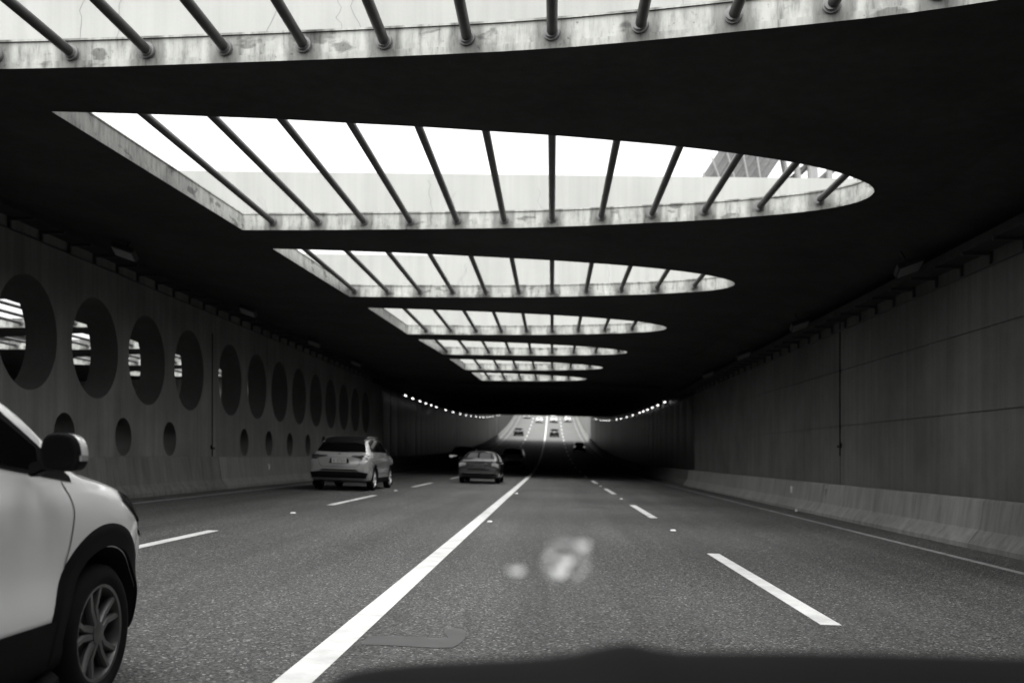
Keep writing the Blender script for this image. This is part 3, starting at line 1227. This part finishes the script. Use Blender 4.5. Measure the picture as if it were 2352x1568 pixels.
def wheel(parent, x, y, r, rim_r, width, rim_mat, spokes=5, detail=True, turn=0.0):
    s = 1 if x > 0 else -1
    root = empty('wheel', (x, y, r))
    root.parent = parent
    Mx = Matrix.Scale(s, 4, (1, 0, 0))
    mb = MB()
    w = width
    prof = [(rim_r - .01, -w), (rim_r + .01, -w - .002), (r - .04, -w + .005), (r - .008, -w + .03), (r, -w * .6), (r, -w * .4), (r - .008, -.03),
            (r - .035, -.008), (rim_r + .035, 0.002), (rim_r + .012, -.006), (rim_r - .008, -.016)]
    mb.lathe(prof, 48, Mx, closed=True)
    mb.build('tyre', M['rubber'], root, recalc=True, smooth=45)
    mb = MB()
    mb.lathe([(rim_r, -w + .02), (rim_r - .02, -w + .03), (rim_r - .03, -.05), (rim_r - .018, -.016), (rim_r - .004, -.012), (rim_r, -.018)], 48, Mx, closed=True)
    mb.lathe([(0, -.012), (.03, -.013), (.055, -.02), (.06, -.05), (.0, -.06)], 24, Mx)
    for i in range(spokes):
        t0 = 2 * math.pi * i / spokes + 1.75
        for dlt in (-1, 1):
            ta = t0 + dlt * 0.12
            tb = t0 + dlt * 0.235
            rows = []
            for q, rr in ((0, .045), (.45, rim_r * .52), (1, rim_r - .012)):
                tt = ta * (1 - q) + tb * q if q > 0.45 else t0 + dlt * (0.34 - 0.34 * q)
                hw = .023 - .005 * q
                xf = -.022 - .012 * math.sin(q * 3) + (.004 if q == 1 else 0)
                c, sn = math.cos(tt), math.sin(tt)
                e = Vector((0, -sn, c))
                b = Vector((0, c * rr, sn * rr))
                rows.append([Mx @ (b - e * hw + Vector((xf - .012, 0, 0))), Mx @ (b - e * hw * .6 + Vector((xf, 0, 0))), Mx @ (b + e * hw * .6 + Vector((xf, 0, 0))),
                             Mx @ (b + e * hw + Vector((xf - .012, 0, 0))), Mx @ (b + e * hw + Vector((xf - .035, 0, 0))), Mx @ (b - e * hw + Vector((xf - .035, 0, 0)))])
            for rw in rows:
                rw.append(rw[0])
            mb.grid(rows)
    mb.build('rim', rim_mat, root, recalc=True, smooth=50)
    mb = MB()
    mb.lathe([(0, -w * .75), (rim_r * .62, -w * .75), (rim_r * .62, -w * .75 + .02), (0, -w * .75 + .02)], 32, Mx)
    mb.build('brake_disc', M['dark_metal'], root, recalc=True, smooth=40)
    return root


def car_paint(o, mat):
    o.data.materials.clear() if False else None
    o.material_slots[0].link = 'OBJECT'
    o.material_slots[0].material = mat


def plate(parent, cs, text, zc, w=0.46, h=0.14, mat=None):
    hp = cs.hit('B', 0, zc, 0.012)
    y = hp.y - 0.01
    mb = MB()
    mb.box(-w / 2, w / 2, y - 0.012, y, zc - h / 2, zc + h / 2)
    po = bevel(mb.build('number_plate', mat or M['plate'], parent), 0.004)
    cu = bpy.data.curves.new('plate_text', 'FONT')
    cu.body = text
    cu.size = h * 0.92
    cu.align_x = 'CENTER'
    cu.align_y = 'CENTER'
    cu.extrude = 0.001
    cu.fill_mode = 'FRONT'
    to = bpy.data.objects.new('t', cu)
    COL.objects.link(to)
    dg = bpy.context.evaluated_depsgraph_get()
    dg.update()
    me = bpy.data.meshes.new_from_object(to.evaluated_get(dg))
    bpy.data.objects.remove(to)
    me.materials.clear()
    me.materials.append(M['ink'])
    tx = bpy.data.objects.new('lettering', me)
    COL.objects.link(tx)
    tx.parent = po
    wdt = max(v.co.x for v in me.vertices) - min(v.co.x for v in me.vertices)
    k = min(1.0, w * 0.9 / wdt)
    tx.scale = (k, 1, 1)
    tx.rotation_euler = (math.pi / 2, 0, 0)
    tx.location = (0, y - 0.0145, zc)
    return po


def car_common(cs, name, paint, suv, rim_mat=None, rim_r=None, rear=True):
    """body, wheels, windows, lights shared by all cars; local y runs from the rear bumper forward"""
    sy = cs.tab[-1][0] / (4.64 if suv else 4.80)
    sz = max(r[7] for r in cs.tab) / (1.70 if suv else 1.45)
    sw = cs.hw / (0.93 if suv else 0.92)
    root = empty(name)
    body = bpy.data.objects.new('body', cs.me)
    COL.objects.link(body)
    body.parent = root
    body.material_slots[0].link = 'OBJECT'
    body.material_slots[0].material = paint
    rr = rim_r or cs.wr * 0.70
    for ya in cs.axles:
        for s in (-1, 1):
            wheel(root, s * (cs.hw - 0.02), ya, cs.wr, rr, 0.225, rim_mat or M['rim'])
    Y = lambda l: [(a * sy, b * sz) for a, b in l]
    X = lambda l: [(a * sw, b * sz) for a, b in l]
    g = M['glass']
    if suv:
        for s in ('R', 'L'):
            cs.patch('window_trim', M['black_plastic'], root, s, Y([(.62, 1.20), (2.5, 1.185), (2.82, 1.165), (3.40, 1.095)]), Y([(.80, 1.50), (1.3, 1.595), (2.30, 1.59), (2.80, 1.46), (3.40, 1.12)]), 0.003, 60, 8)
            cs.patch('side_window', g, root, s, Y([(2.02, 1.21), (2.8, 1.19), (3.12, 1.155)]), Y([(2.02, 1.565), (2.30, 1.555), (2.74, 1.44), (3.12, 1.25)]), 0.007, 30, 8)
            cs.patch('side_window', g, root, s, Y([(1.08, 1.22), (1.96, 1.21)]), Y([(1.08, 1.55), (1.3, 1.565), (1.96, 1.57)]), 0.007, 24, 8)
            cs.patch('quarter_window', g, root, s, Y([(.78, 1.20), (1.02, 1.19)]), Y([(.88, 1.46), (1.02, 1.53)]), 0.007, 10, 6)
        cs.patch('rear_window', g, root, 'B', X([(-.74, 1.19), (0, 1.175), (.74, 1.19)]), X([(-.60, 1.55), (0, 1.585), (.60, 1.55)]), 0.006, 30, 10)
        cs.patch('windscreen', g, root, 'T', [(-.74 * sw, 3.50 * sy), (0, 3.62 * sy), (.74 * sw, 3.50 * sy)], [(-.62 * sw, 2.62 * sy), (0, 2.52 * sy), (.62 * sw, 2.62 * sy)], 0.006, 30, 10)
    else:
        for s in ('R', 'L'):
            cs.patch('side_window', g, root, s, Y([(1.05, 1.035), (2.05, 1.03)]), Y([(1.25, 1.27), (1.6, 1.335), (2.05, 1.345)]), 0.006, 24, 8)
            cs.patch('side_window', g, root, s, Y([(2.12, 1.03), (3.25, 1.01)]), Y([(2.12, 1.345), (2.55, 1.33), (2.9, 1.24), (3.25, 1.08)]), 0.006, 30, 8)
        cs.patch('rear_window', g, root, 'B', X([(-.66, 1.11), (0, 1.105), (.66, 1.11)]), X([(-.52, 1.355), (0, 1.395), (.52, 1.355)]), 0.006, 30, 10)
        cs.patch('windscreen', g, root, 'T', [(-.66, 3.55), (0, 3.68), (.66, 3.55)], [(-.52, 2.82), (0, 2.75), (.52, 2.82)], 0.006, 30, 10)
    return root, sy, sz, sw


def door_mirror(root, x, y, z, cap, s=1, w=0.19, h=0.158, detail=True):
    """x: centre of the mirror head, s: side (+1 right)"""
    mo = empty('door_mirror', (x, y, z))
    mo.parent = root

    def head(a0, a1, yb, yf, z0, z1, e=4.2, n=36):
        rows = []
        cxx, czz, rx, rz = (a0 + a1) / 2, (z0 + z1) / 2, (a1 - a0) / 2, (z1 - z0) / 2
        for yy, k in ((yb, .93), (yb + .006, .99), (yb + .02, 1.0), (yb + (yf - yb) * .6, .97), (yb + (yf - yb) * .85, .82), (yf, .45)):
            r = []
            for i in range(n):
                t = 2 * math.pi * i / n
                c, sn = math.cos(t), math.sin(t)
                px = math.copysign(abs(c) ** (2 / e), c) * rx
                pz = math.copysign(abs(sn) ** (2 / e), sn) * rz
                # taper towards the car at the top, like a real housing
                if pz > 0:
                    px = px + (0.016 if px * s < 0 else -0.012) * s * (pz / rz)
                    pz *= 1 - 0.20 * (px * s / rx if px * s > 0 else 0) ** 2
                r.append(((cxx + px * k) * 1.0, yy, czz + pz * k))
            rows.append(r)
        return rows
    rows = head(-w / 2, w / 2, 0, 0.14, -h / 2, h / 2)
    mb = MB()
    m = len(rows[0])
    for a, b in zip(rows[:-1], rows[1:]):
        mb.add(a + b, [(i, (i + 1) % m, m + (i + 1) % m, m + i) for i in range(m)])
    mb.add(rows[0], [tuple(reversed(range(m)))])
    mb.add(rows[-1], [tuple(range(m))])
    mb.build('mirror_housing', M['black_plastic'], mo, recalc=True, smooth=50)
    # painted cap over the outer upper front of the housing
    mb = MB()
    crows = []
    for r in rows[2:]:
        cr = []
        for i in range(m):
            t = 2 * math.pi * i / m
            cr.append(Vector(r[i]))
        crows.append(cr)
    idx = [i for i in range(m + 1)]
    sel = []
    for i in range(m):
        t = 2 * math.pi * i / m
        ang = math.degrees(t)
        # upper arc from the outer side (about -12 deg) over the top to 150 deg
        if s > 0:
            keep = ang <= 150 or ang >= 350
        else:
            keep = 40 <= ang <= 195
        sel.append(keep)
    order = [i for i in range(m) if sel[i]]
    if s > 0:
        order = [i for i in order if 2 * math.pi * i / m > 5] + [i for i in order if 2 * math.pi * i / m <= 5]
    cx0 = 0
    g = []
    for cr in crows:
        row = []
        for i in order:
            v = cr[i].copy()
            dv = Vector((v.x, 0, v.z))
            if dv.length > 1e-4:
                v = v + dv.normalized() * 0.0025
            row.append(v)
        g.append(row)
    g[-1] = [p + Vector((0, .003, 0)) for p in g[-1]]
    mb.grid(g)
    mb.build('mirror_cap', cap, mo, recalc=True, smooth=50)
    mb = MB()
    k = 0.84
    mb.add([(p[0] * k, -0.003, p[2] * k) for p in rows[0]], [tuple(reversed(range(m)))])
    mb.build('mirror_glass', M['mirror'], mo)
    if detail:
        mb = MB()
        xo = s * (w / 2)
        mb.box(min(xo - s * .02, xo + s * .006), max(xo - s * .02, xo + s * .006), 0.012, 0.075, -h * .22, -h * .06)
        bevel(mb.build('indicator_lamp', M['lens_clear'], mo), 0.003)
    mb = MB()
    mb.add([(-s * w * .30, .03, -h / 2 + .01), (-s * w * .30, .09, -h / 2 + .01), (-s * (w / 2 + .06), .11, -h / 2 - .03), (-s * (w / 2 + .06), .03, -h / 2 - .03),
            (-s * w * .32, .03, -h / 2 + .05), (-s * w * .32, .09, -h / 2 + .05), (-s * (w / 2 + .06), .11, -h / 2 + .03), (-s * (w / 2 + .06), .03, -h / 2 + .03)],
           [(0, 1, 2, 3), (4, 5, 6, 7), (0, 1, 5, 4), (1, 2, 6, 5), (2, 3, 7, 6), (3, 0, 4, 7)])
    bevel(mb.build('mirror_arm', M['black_plastic'], mo, recalc=True), 0.008)
    return mo


def arch_ring(cs, root, ya, r0, r1, side, a0=-28, a1=208, mat=None, off=0.016):
    """plastic cladding round a wheel opening"""
    s = 1 if side == 'R' else -1
    rows = []
    for ang in np.linspace(math.radians(a0), math.radians(a1), 44):
        row = []
        for k, rr in enumerate(np.linspace(r0, r1, 5)):
            yy, zz = ya + rr * math.cos(ang), cs.wr + rr * math.sin(ang)
            h = cs.hit(side, yy, zz, 0.0)
            if h is None:
                h = Vector((s * cs.hw * .95, yy, zz))
            lift = off if k < 4 else -0.002
            row.append(Vector((h.x + s * lift, yy, zz)))
        row.insert(0, Vector((row[0].x - s * 0.06, row[0].y, row[0].z)))
        rows.append(row)
    mb = MB()
    mb.grid(rows)
    return mb.build('wheel_arch', mat or M['black_plastic'], root, recalc=True, smooth=40)


def place(root, x, yr, tilt=True, yaw=0.0):
    root.location = (x, yr, road_z(x, yr))
    sl = math.atan((P(yr + 3.7) - P(yr + 0.9)) / 2.8)
    root.rotation_euler = (sl, math.atan(CF), yaw)


# --- the near white car
suvw = CarShape(SUV, (0.92, 3.72), 0.345, 0.425)
R, sy, sz, sw = car_common(suvw, 'passenger_car', M['white_paint'], True, rim_mat=M['rim'], rim_r=0.243)
for side in ('R', 'L'):
    for ya in (0.92, 3.72):
        arch_ring(suvw, R, ya, 0.43, 0.545, side, -6, 202)
    suvw.patch('sill_cladding', M['black_plastic'], R, side, [(1.2, .235), (3.35, .235)], [(1.3, .50), (3.26, .49)], 0.014, 40, 6)
    suvw.line('door_seam', M['joint'], R, side, [(3.30, 1.10), (3.345, 1.03), (3.36, .97), (3.345, .80), (3.29, .62), (3.225, .52), (3.22, .49)], 0.008, 0.003)
    suvw.line('door_seam', M['joint'], R, side, [(1.98, 1.14), (1.98, .49)], 0.008, 0.003)
    suvw.patch('door_handle', M['white_paint'], R, side, [(2.08, .985), (2.28, .985)], [(2.08, 1.015), (2.28, 1.015)], 0.03, 8, 4)
    sgn = 1 if side == 'R' else -1
    suvw.patch('headlight', M['head_lens'], R, side, [(3.97, .985), (4.06, .92), (4.2, .845), (4.38, .78)], [(4.0, 1.02), (4.12, .985), (4.25, .945), (4.42, .87)], 0.008, 16, 8)
    suvw.patch('headlight_bezel', M['black_plastic'], R, side, [(3.92, .985), (4.05, .90), (4.2, .825), (4.40, .76)], [(3.95, 1.035), (4.12, 1.005), (4.26, .96), (4.44, .88)], 0.004, 16, 8)
    door_mirror(R, sgn * 1.052, 2.94, 1.236, M['white_paint'], sgn, 0.165, 0.16)
suvw.line('bonnet_seam', M['joint'], R, 'T', [(.80, 3.70), (.79, 3.95), (.765, 4.2), (.72, 4.38)], 0.007, 0.002)
suvw.line('bonnet_seam', M['joint'], R, 'T', [(-.80, 3.70), (-.79, 3.95), (-.765, 4.2), (-.72, 4.38)], 0.007, 0.002)
suvw.patch('grille', M['black_plastic'], R, 'F', [(-.40, .58), (.40, .58)], [(-.45, .72), (.45, .72)], 0.006, 20, 6)
place(R, -3.13, 4.90 - 3.72)
tag(R, 'large white car with black wheel arches, cut off at the left picture edge', 'car')


# --- rear details for the cars seen from behind
def rear_suv(cs, root, sz, sw, text, lens, lights=True, chrome=True):
    X = lambda l: [(a * sw, b * sz) for a, b in l]
    for s in (-1, 1):
        cs.patch('tail_light', lens, root, 'B', X([(s * .36, 1.045), (s * .60, 1.0), (s * .66, .955), (s * .84, .96)]), X([(s * .36, 1.075), (s * .60, 1.085), (s * .70, 1.09), (s * .86, 1.085)]), 0.012, 20, 6)
    cs.patch('rear_bumper', M['black_plastic'], root, 'B', X([(-.80, .40), (.80, .40)]), X([(-.86, .56), (-.6, .60), (.6, .60), (.86, .56)]), 0.012, 30, 6)
    cs.patch('bumper_slot', M['black_plastic'], root, 'B', X([(-.58, .615), (.58, .615)]), X([(-.50, .665), (.50, .665)]), 0.008, 20, 4)
    if chrome:
        cs.patch('chrome_strip', M['chrome'], root, 'B', X([(-.56, .600), (.56, .600)]), X([(-.55, .622), (.55, .622)]), 0.022, 20, 3)
    cs.patch('tailgate_recess', M['black_plastic'], root, 'B', X([(-.30, .845), (.30, .845)]), X([(-.27, .99), (.27, .99)]), 0.004, 14, 4)
    cs.line('tailgate_seam', M['joint'], root, 'B', X([(-.62, .95), (-.60, .80), (-.50, .735), (.50, .735), (.60, .80), (.62, .95)]), 0.010, 0.004)
    plate(root, cs, text, 0.925 * sz)


CROSS = [list(q) for q in SUV]
for q in CROSS:
    if q[0] < 3.2 and q[0] > 0.15:
        q[6] *= 0.93
    if q[0] == 0.20:
        q[5], q[7], q[6] = 1.13, 1.16, .74
    if q[0] == 0.60:
        q[5], q[7] = 1.43, 1.49
    if q[0] == 0.85:
        q[5], q[7] = 1.545, 1.62
suvs = CarShape(CROSS, (0.98, 3.88), 0.365, 0.43, 4.85 / 4.64, 1.76 / 1.70, 0.985 / .93)
R, sy, sz, sw = car_common(suvs, 'passenger_car', M['silver_paint'], True, rim_mat=M['bright_rim'])
rear_suv(suvs, R, sz, sw, 'K·0763', M['lamp_lens'])
for side, sgn in (('R', 1), ('L', -1)):
    for ya in (0.98, 3.88):
        arch_ring(suvs, R, ya, 0.435, 0.49, side, -30, 210)
    suvs.patch('sill_cladding', M['black_plastic'], R, side, [(1.3, .25), (3.45, .25)], [(1.4, .42), (3.4, .42)], 0.012, 30, 5)
    door_mirror(R, sgn * 1.12, 3.1, 1.22, M['black_plastic'], sgn, 0.2, 0.15, False)
    suvs.line('door_seam', M['joint'], R, side, [(2.07, 1.17), (2.07, .45)], 0.010, 0.003)
    rl = MB()
    rl.tube((sgn * .66, 0.95, 1.725), (sgn * .70, 2.5, 1.735), 0.02, 8)
    rl.build('roof_rail', M['chrome'], R, smooth=40)
suvs.patch('roof_panel', M['dark_paint'], R, 'T', [(-.60, .95), (.60, .95)], [(-.62, 2.5), (.62, 2.5)], 0.005, 20, 12)
suvs.patch('rear_spoiler', M['dark_paint'], R, 'T', [(-.62, .60), (.62, .60)], [(-.62, .93), (.62, .93)], 0.012, 20, 6)
mb = MB()
mb.box(-.03, .03, -.005, .01, 1.155, 1.185)
bevel(mb.build('badge', M['black_plastic'], R), 0.005)
place(R, -6.72, 31.3, yaw=math.radians(-0.6))
tag(R, 'silver estate car with black roof and bright wheels driving along the left wall', 'car')

# --- the dark saloon ahead
sed = CarShape(SEDAN, (1.02, 3.88), 0.335, 0.385)
R, sy, sz, sw = car_common(sed, 'passenger_car', M['grey_paint'], False)
for s in (-1, 1):
    sed.patch('tail_light', M['lens_clear'], R, 'B', [(s * .56, .80), (s * .72, .78), (s * .84, .70)], [(s * .56, .90), (s * .72, .93), (s * .86, .86)], 0.012, 14, 6)
sed.patch('rear_bumper', M['black_plastic'], R, 'B', [(-.70, .38), (.70, .38)], [(-.74, .46), (.74, .46)], 0.01, 20, 5)
sed.patch('chrome_strip', M['chrome'], R, 'B', [(-.62, .465), (.62, .465)], [(-.62, .485), (.62, .485)], 0.02, 20, 3)
sed.patch('chrome_strip', M['chrome'], R, 'B', [(-.40, .845), (.40, .845)], [(-.40, .87), (.40, .87)], 0.015, 20, 3)
sed.patch('bumper_slot', M['black_plastic'], R, 'B', [(-.5, .60), (.5, .60)], [(-.46, .65), (.46, .65)], 0.006, 20, 4)
sed.line('boot_seam', M['joint'], R, 'B', [(-.55, .95), (-.52, .70), (.52, .70), (.55, .95)], 0.010, 0.004)
plate(R, sed, 'A·92D51', 0.765, mat=M['rim'])
for sgn in (1, -1):
    door_mirror(R, sgn * 1.02, 3.15, 1.03, M['grey_paint'], sgn, 0.2, 0.14, False)
SEDAN_PROTO = R
place(R, -3.21, 43.2)
tag(R, 'dark grey saloon with glinting tail lights ahead left of the solid line', 'car')

# --- farther cars (copies of two simple types)
def far_suv_proto():
    R, sy, sz, sw = car_common(suvs, 'passenger_car', M['dark_paint'], True)
    rear_suv(suvs, R, sz, sw, 'B·4T80', M['lamp_lens'], chrome=False)
    return R


FS = far_suv_proto()
place(FS, -6.35, 70.0)
tag(FS, 'black tall car in the left lane half hidden behind the grey saloon', 'car')
for o in children(FS):
    if o.name.startswith('tail_light'):
        o.material_slots[0].link = 'OBJECT'
        o.material_slots[0].material = M['tail_on']


def again(proto, x, y, paint, label, group, lens=None):
    c = copy_tree(proto)
    place(c, x, y)
    c["label"] = label
    c["group"] = group
    for o in children(c):
        if o.name.startswith('body'):
            o.material_slots[0].link = 'OBJECT'
            o.material_slots[0].material = paint
        if o.name.startswith('tail_light'):
            o.material_slots[0].link = 'OBJECT'
            o.material_slots[0].material = lens or M['lamp_lens']
    return c


gD, gS = 'dark cars farther down the tunnel', 'cars climbing the bright ramp beyond the portal'
again(FS, -3.3, 82, M['mid_paint'], 'dim tall car just beyond the grey saloon in the dark', gD)
again(SEDAN_PROTO, 4.05, 148, M['dark_paint'], 'black saloon in the right lane deep in the tunnel', gD, M['tail_on'])
again(FS, 0.45, 203, M['dark_paint'], 'black tall car just out of the portal in the middle lane', gS)
again(FS, -6.9, 203, M['dark_paint'], 'black car just out of the portal in the leftmost lane', gS)
again(SEDAN_PROTO, -3.3, 256, M['white_paint'], 'pale car on the ramp left of the solid line', gS)
again(FS, 0.45, 258, M['white_paint'], 'pale car on the ramp right of the solid line', gS)
again(SEDAN_PROTO, 4.1, 262, M['white_paint'], 'pale car on the ramp in the right lane, nearest of two', gS)
again(SEDAN_PROTO, -6.9, 272, M['white_paint'], 'pale car on the ramp in the leftmost lane', gS)
again(SEDAN_PROTO, 0.45, 285, M['dark_paint'], 'dark car highest up the ramp in the middle lane', gS)
again(SEDAN_PROTO, 4.1, 284, M['mid_paint'], 'grey car highest up the ramp in the right lane', gS)

# ---------------------------------------------------------------- the car the picture is taken from
own = empty('own_car', (0, 0, 0))
prof = [(730, 1600), (760, 1566), (800, 1548), (860, 1538), (972, 1528), (1080, 1523), (1184, 1519), (1270, 1512), (1325, 1505), (1370, 1494), (1410, 1486), (1446, 1482),
        (1478, 1487), (1510, 1495), (1573, 1503), (1700, 1503), (1820, 1503), (2000, 1506), (2200, 1511), (2420, 1518)]
yd = 1.22
ed = [((px - VX) / F * yd, CAMZ - (py - VY) / F * yd) for px, py in prof]
mb = MB()
rows = []
for x, z in ed:
    rows.append([(x, yd + 0.05, z - 0.25), (x, yd + 0.045, z - 0.012), (x, yd + 0.03, z - 0.002), (x, yd, z), (x, yd - 0.06, z - 0.006), (x, yd - 0.16, z - 0.03), (x, yd - 0.34, z - 0.10), (x, yd - 0.36, z - 0.2)])
mb.grid(rows)
mb.build('dashboard', M['dash'], own, recalc=True, smooth=60)

def ws(x, t):
    """point on the raked windscreen: t 0 at the cowl, 1 at the roof"""
    return Vector((x, 1.42 - 0.92 * t - 0.10 * (x / 0.75) ** 2, 0.93 + 0.80 * t))


def wglass():
    m, nt, bs = new_mat('windscreen_glass')
    nt.nodes.remove(bs)
    t = N(nt, "ShaderNodeBsdfTransparent")
    t.inputs[0].default_value = (0.97, 0.97, 0.97, 1)
    g = N(nt, "ShaderNodeBsdfGlossy", Roughness=0.02)
    mx = N(nt, "ShaderNodeMixShader")
    mx.inputs[0].default_value = 0.001
    L(nt, t.outputs[0], mx.inputs[1])
    L(nt, g.outputs[0], mx.inputs[2])
    L(nt, mx.outputs[0], nt.nodes["Material Output"].inputs[0])
    return m


mb = MB()
mb.grid([[ws(x, t) for x in np.linspace(-0.75, 0.75, 13)] for t in np.linspace(0, 1, 9)])
mb.build('windscreen', wglass(), own, smooth=60)
mb = MB()
mb.grid([[(x, y, 1.74 - 0.05 * (x / 0.7) ** 2 - 0.02 * (y + 0.6) ** 2) for x in np.linspace(-0.72, 0.72, 9)] for y in np.linspace(-2.6, 0.49, 9)])
mb.grid([[(x, y, 1.78 - 0.05 * (x / 0.7) ** 2 - 0.02 * (y + 0.6) ** 2) for x in np.linspace(-0.72, 0.72, 9)] for y in np.linspace(-2.6, 0.49, 9)])
mb.build('roof', M['black_plastic'], own, smooth=60)
for sx in (-1, 1):
    mb = MB()
    mb.grid([[(sx * xx, y, z) for xx, z in ((0.86, 0.25), (0.90, 0.55), (0.88, 0.92), (0.84, 1.05), (0.80, 1.05), (0.80, 0.25))] for y in np.linspace(-2.6, 1.0, 7)])
    mb.build('door', M['black_plastic'], own, smooth=50)
mb = MB()
mb.grid([[(x, -2.62, z) for x in np.linspace(-0.8, 0.8, 5)] for z in np.linspace(0.25, 1.72, 5)])
mb.build('tailgate', M['black_plastic'], own)
tag(own, 'dark blurred dashboard of the car we look out of', 'car')


def ws_hit(px, py):
    dx, dz = (px - VX) / F, -(py - VY) / F
    lo, hi = 0.3, 1.6
    for _ in range(40):
        y = (lo + hi) / 2
        x, z = dx * y, CAMZ + dz * y
        t = (z - 0.93) / 0.80
        yw = 1.42 - 0.92 * t - 0.10 * (x / 0.75) ** 2
        if y < yw:
            lo = y
        else:
            hi = y
    return Vector((dx * lo, lo, CAMZ + dz * lo))


def glint_disc(px, py, rx, ry, label, lobes=7):  # pale disc added to imitate a bright reflection in the windscreen
    c = ws_hit(px, py)
    y = c.y
    e1 = Vector((1, 0, 0))
    e2 = Vector((0, -0.92, 0.80)).normalized()
    nn = e1.cross(e2).normalized()
    if nn.y > 0:
        nn = -nn
    k = 1.0 / F * y
    rnd = random.Random(int(px))
    n = 26
    vs = [c + nn * 0.003]
    r1 = []
    for ring, hh in ((0.6, 0.0025), (1.0, 0.0006)):
        for i in range(n):
            t = 2 * math.pi * i / n
            w = 1 + 0.10 * math.sin(3 * t + px) + 0.06 * math.sin(lobes * t + py)
            vs.append(c + e1 * (rx * k * w * ring * math.cos(t)) + e2 * (ry * k * 1.25 * w * ring * math.sin(t)) + nn * hh)
    fs = [(0, 1 + i, 1 + (i + 1) % n) for i in range(n)]
    fs += [(1 + i, 1 + n + i, 1 + n + (i + 1) % n, 1 + (i + 1) % n) for i in range(n)]
    mb = MB()
    mb.add(vs, fs)
    tag(mb.build('glint', M['glint'], recalc=True, smooth=70), label, 'glint', 'white shapes added for windscreen reflections')


glint_disc(1186, 1308, 19, 10, 'white disc added for a windscreen reflection, apart from the others at the left')
glint_disc(1300, 1285, 22, 13, 'largest white disc added for a windscreen reflection')
glint_disc(1288, 1310, 18, 16, 'white disc added for the windscreen reflection directly under the largest')
glint_disc(1264, 1273, 9, 7, 'smallest white disc added for a windscreen reflection, left of the largest')
glint_disc(1338, 1250, 15, 12, 'white disc added for the highest windscreen reflection, upper right of the cluster')

def halo_mat():  # faint white for the added ring that imitates a reflection's halo
    m, nt, bs = new_mat('thin_halo')
    nt.nodes.remove(bs)
    t = N(nt, "ShaderNodeBsdfTransparent")
    d = N(nt, "ShaderNodeBsdfTranslucent")
    d.inputs[0].default_value = G(0.8)
    mx = N(nt, "ShaderNodeMixShader")
    mx.inputs[0].default_value = 0.22
    L(nt, t.outputs[0], mx.inputs[1])
    L(nt, d.outputs[0], mx.inputs[2])
    L(nt, mx.outputs[0], nt.nodes["Material Output"].inputs[0])
    return m


mb = MB()
rows = []
for i in range(41):
    t = math.radians(-70 + 320 * i / 40)
    rows.append([ws_hit(1300 + rr * 1.05 * math.cos(t), 1288 - rr * math.sin(t)) + Vector((0, -0.0015, -0.001)) for rr in (34, 40, 47, 52)])
mb.grid(rows)
tag(mb.build('glint', halo_mat(), smooth=60), 'thin ring added for the halo round the largest windscreen reflection', 'glint', 'white shapes added for windscreen reflections')

# ---------------------------------------------------------------- camera, light, world
cam = bpy.data.cameras.new('camera')
co = bpy.data.objects.new('camera', cam)
COL.objects.link(co)
co.location = (0, 0, CAMZ)
co.rotation_euler = (math.pi / 2, 0, 0)
cam.sensor_width = 36.0
cam.lens = 36.0 * F / 2352.0
cam.shift_x = -(VX - 1176.0) / 2352.0
cam.shift_y = (VY - 784.0) / 2352.0
cam.clip_start = 0.05
cam.clip_end = 3000
cam.dof.use_dof = True
cam.dof.focus_distance = 8.0
cam.dof.aperture_fstop = 1.8
scene.camera = co

EL_, AZ = math.radians(62), math.radians(200)
w = bpy.data.worlds.new("World")
scene.world = w
w.use_nodes = True
nt = w.node_tree
sky = nt.nodes.new("ShaderNodeTexSky")
sky.sky_type = 'NISHITA'
sky.sun_disc = False
sky.sun_elevation = EL_
sky.sun_rotation = AZ
sky.air_density = 1.0
sky.dust_density = 6.0
bw = nt.nodes.new("ShaderNodeRGBToBW")
nt.links.new(sky.outputs[0], bw.inputs[0])
tc = nt.nodes.new("ShaderNodeTexCoord")
sp = nt.nodes.new("ShaderNodeSeparateXYZ")
nt.links.new(tc.outputs["Generated"], sp.inputs[0])
mr = nt.nodes.new("ShaderNodeMapRange")
mr.inputs["From Min"].default_value = 0.0
mr.inputs["From Max"].default_value = 1.0
mr.inputs["To Min"].default_value = 2.6
mr.inputs["To Max"].default_value = 7.5
nt.links.new(sp.outputs["Z"], mr.inputs["Value"])
ml = nt.nodes.new("ShaderNodeMath")
ml.operation = 'MULTIPLY'
pw = nt.nodes.new("ShaderNodeMath")       # overcast: even out the bright glow round the sun
pw.operation = 'POWER'
pw.inputs[1].default_value = 0.35
nt.links.new(bw.outputs[0], pw.inputs[0])
nt.links.new(pw.outputs[0], ml.inputs[0])
nt.links.new(mr.outputs[0], ml.inputs[1])
nt.links.new(ml.outputs[0], nt.nodes["Background"].inputs[0])
nt.nodes["Background"].inputs[1].default_value = 0.12

sun = bpy.data.lights.new('sun', 'SUN')
sun.energy = 0.5
sun.angle = math.radians(90)
sun.color = (1, 0.99, 0.97)
so = bpy.data.objects.new('sun', sun)
COL.objects.link(so)
sd = Vector((math.sin(AZ) * math.cos(EL_), math.cos(AZ) * math.cos(EL_), math.sin(EL_)))
so.rotation_euler = sd.to_track_quat('Z', 'Y').to_euler()

vs_ = scene.view_settings
vs_.view_transform = 'Standard'
vs_.look = 'None'
vs_.exposure = 1.55
vs_.gamma = 1.0
scene.render.engine = 'CYCLES'
cy = scene.cycles
cy.use_denoising = True
cy.max_bounces = 10
cy.diffuse_bounces = 6
cy.transparent_max_bounces = 8
cy.sample_clamp_indirect = 6.0
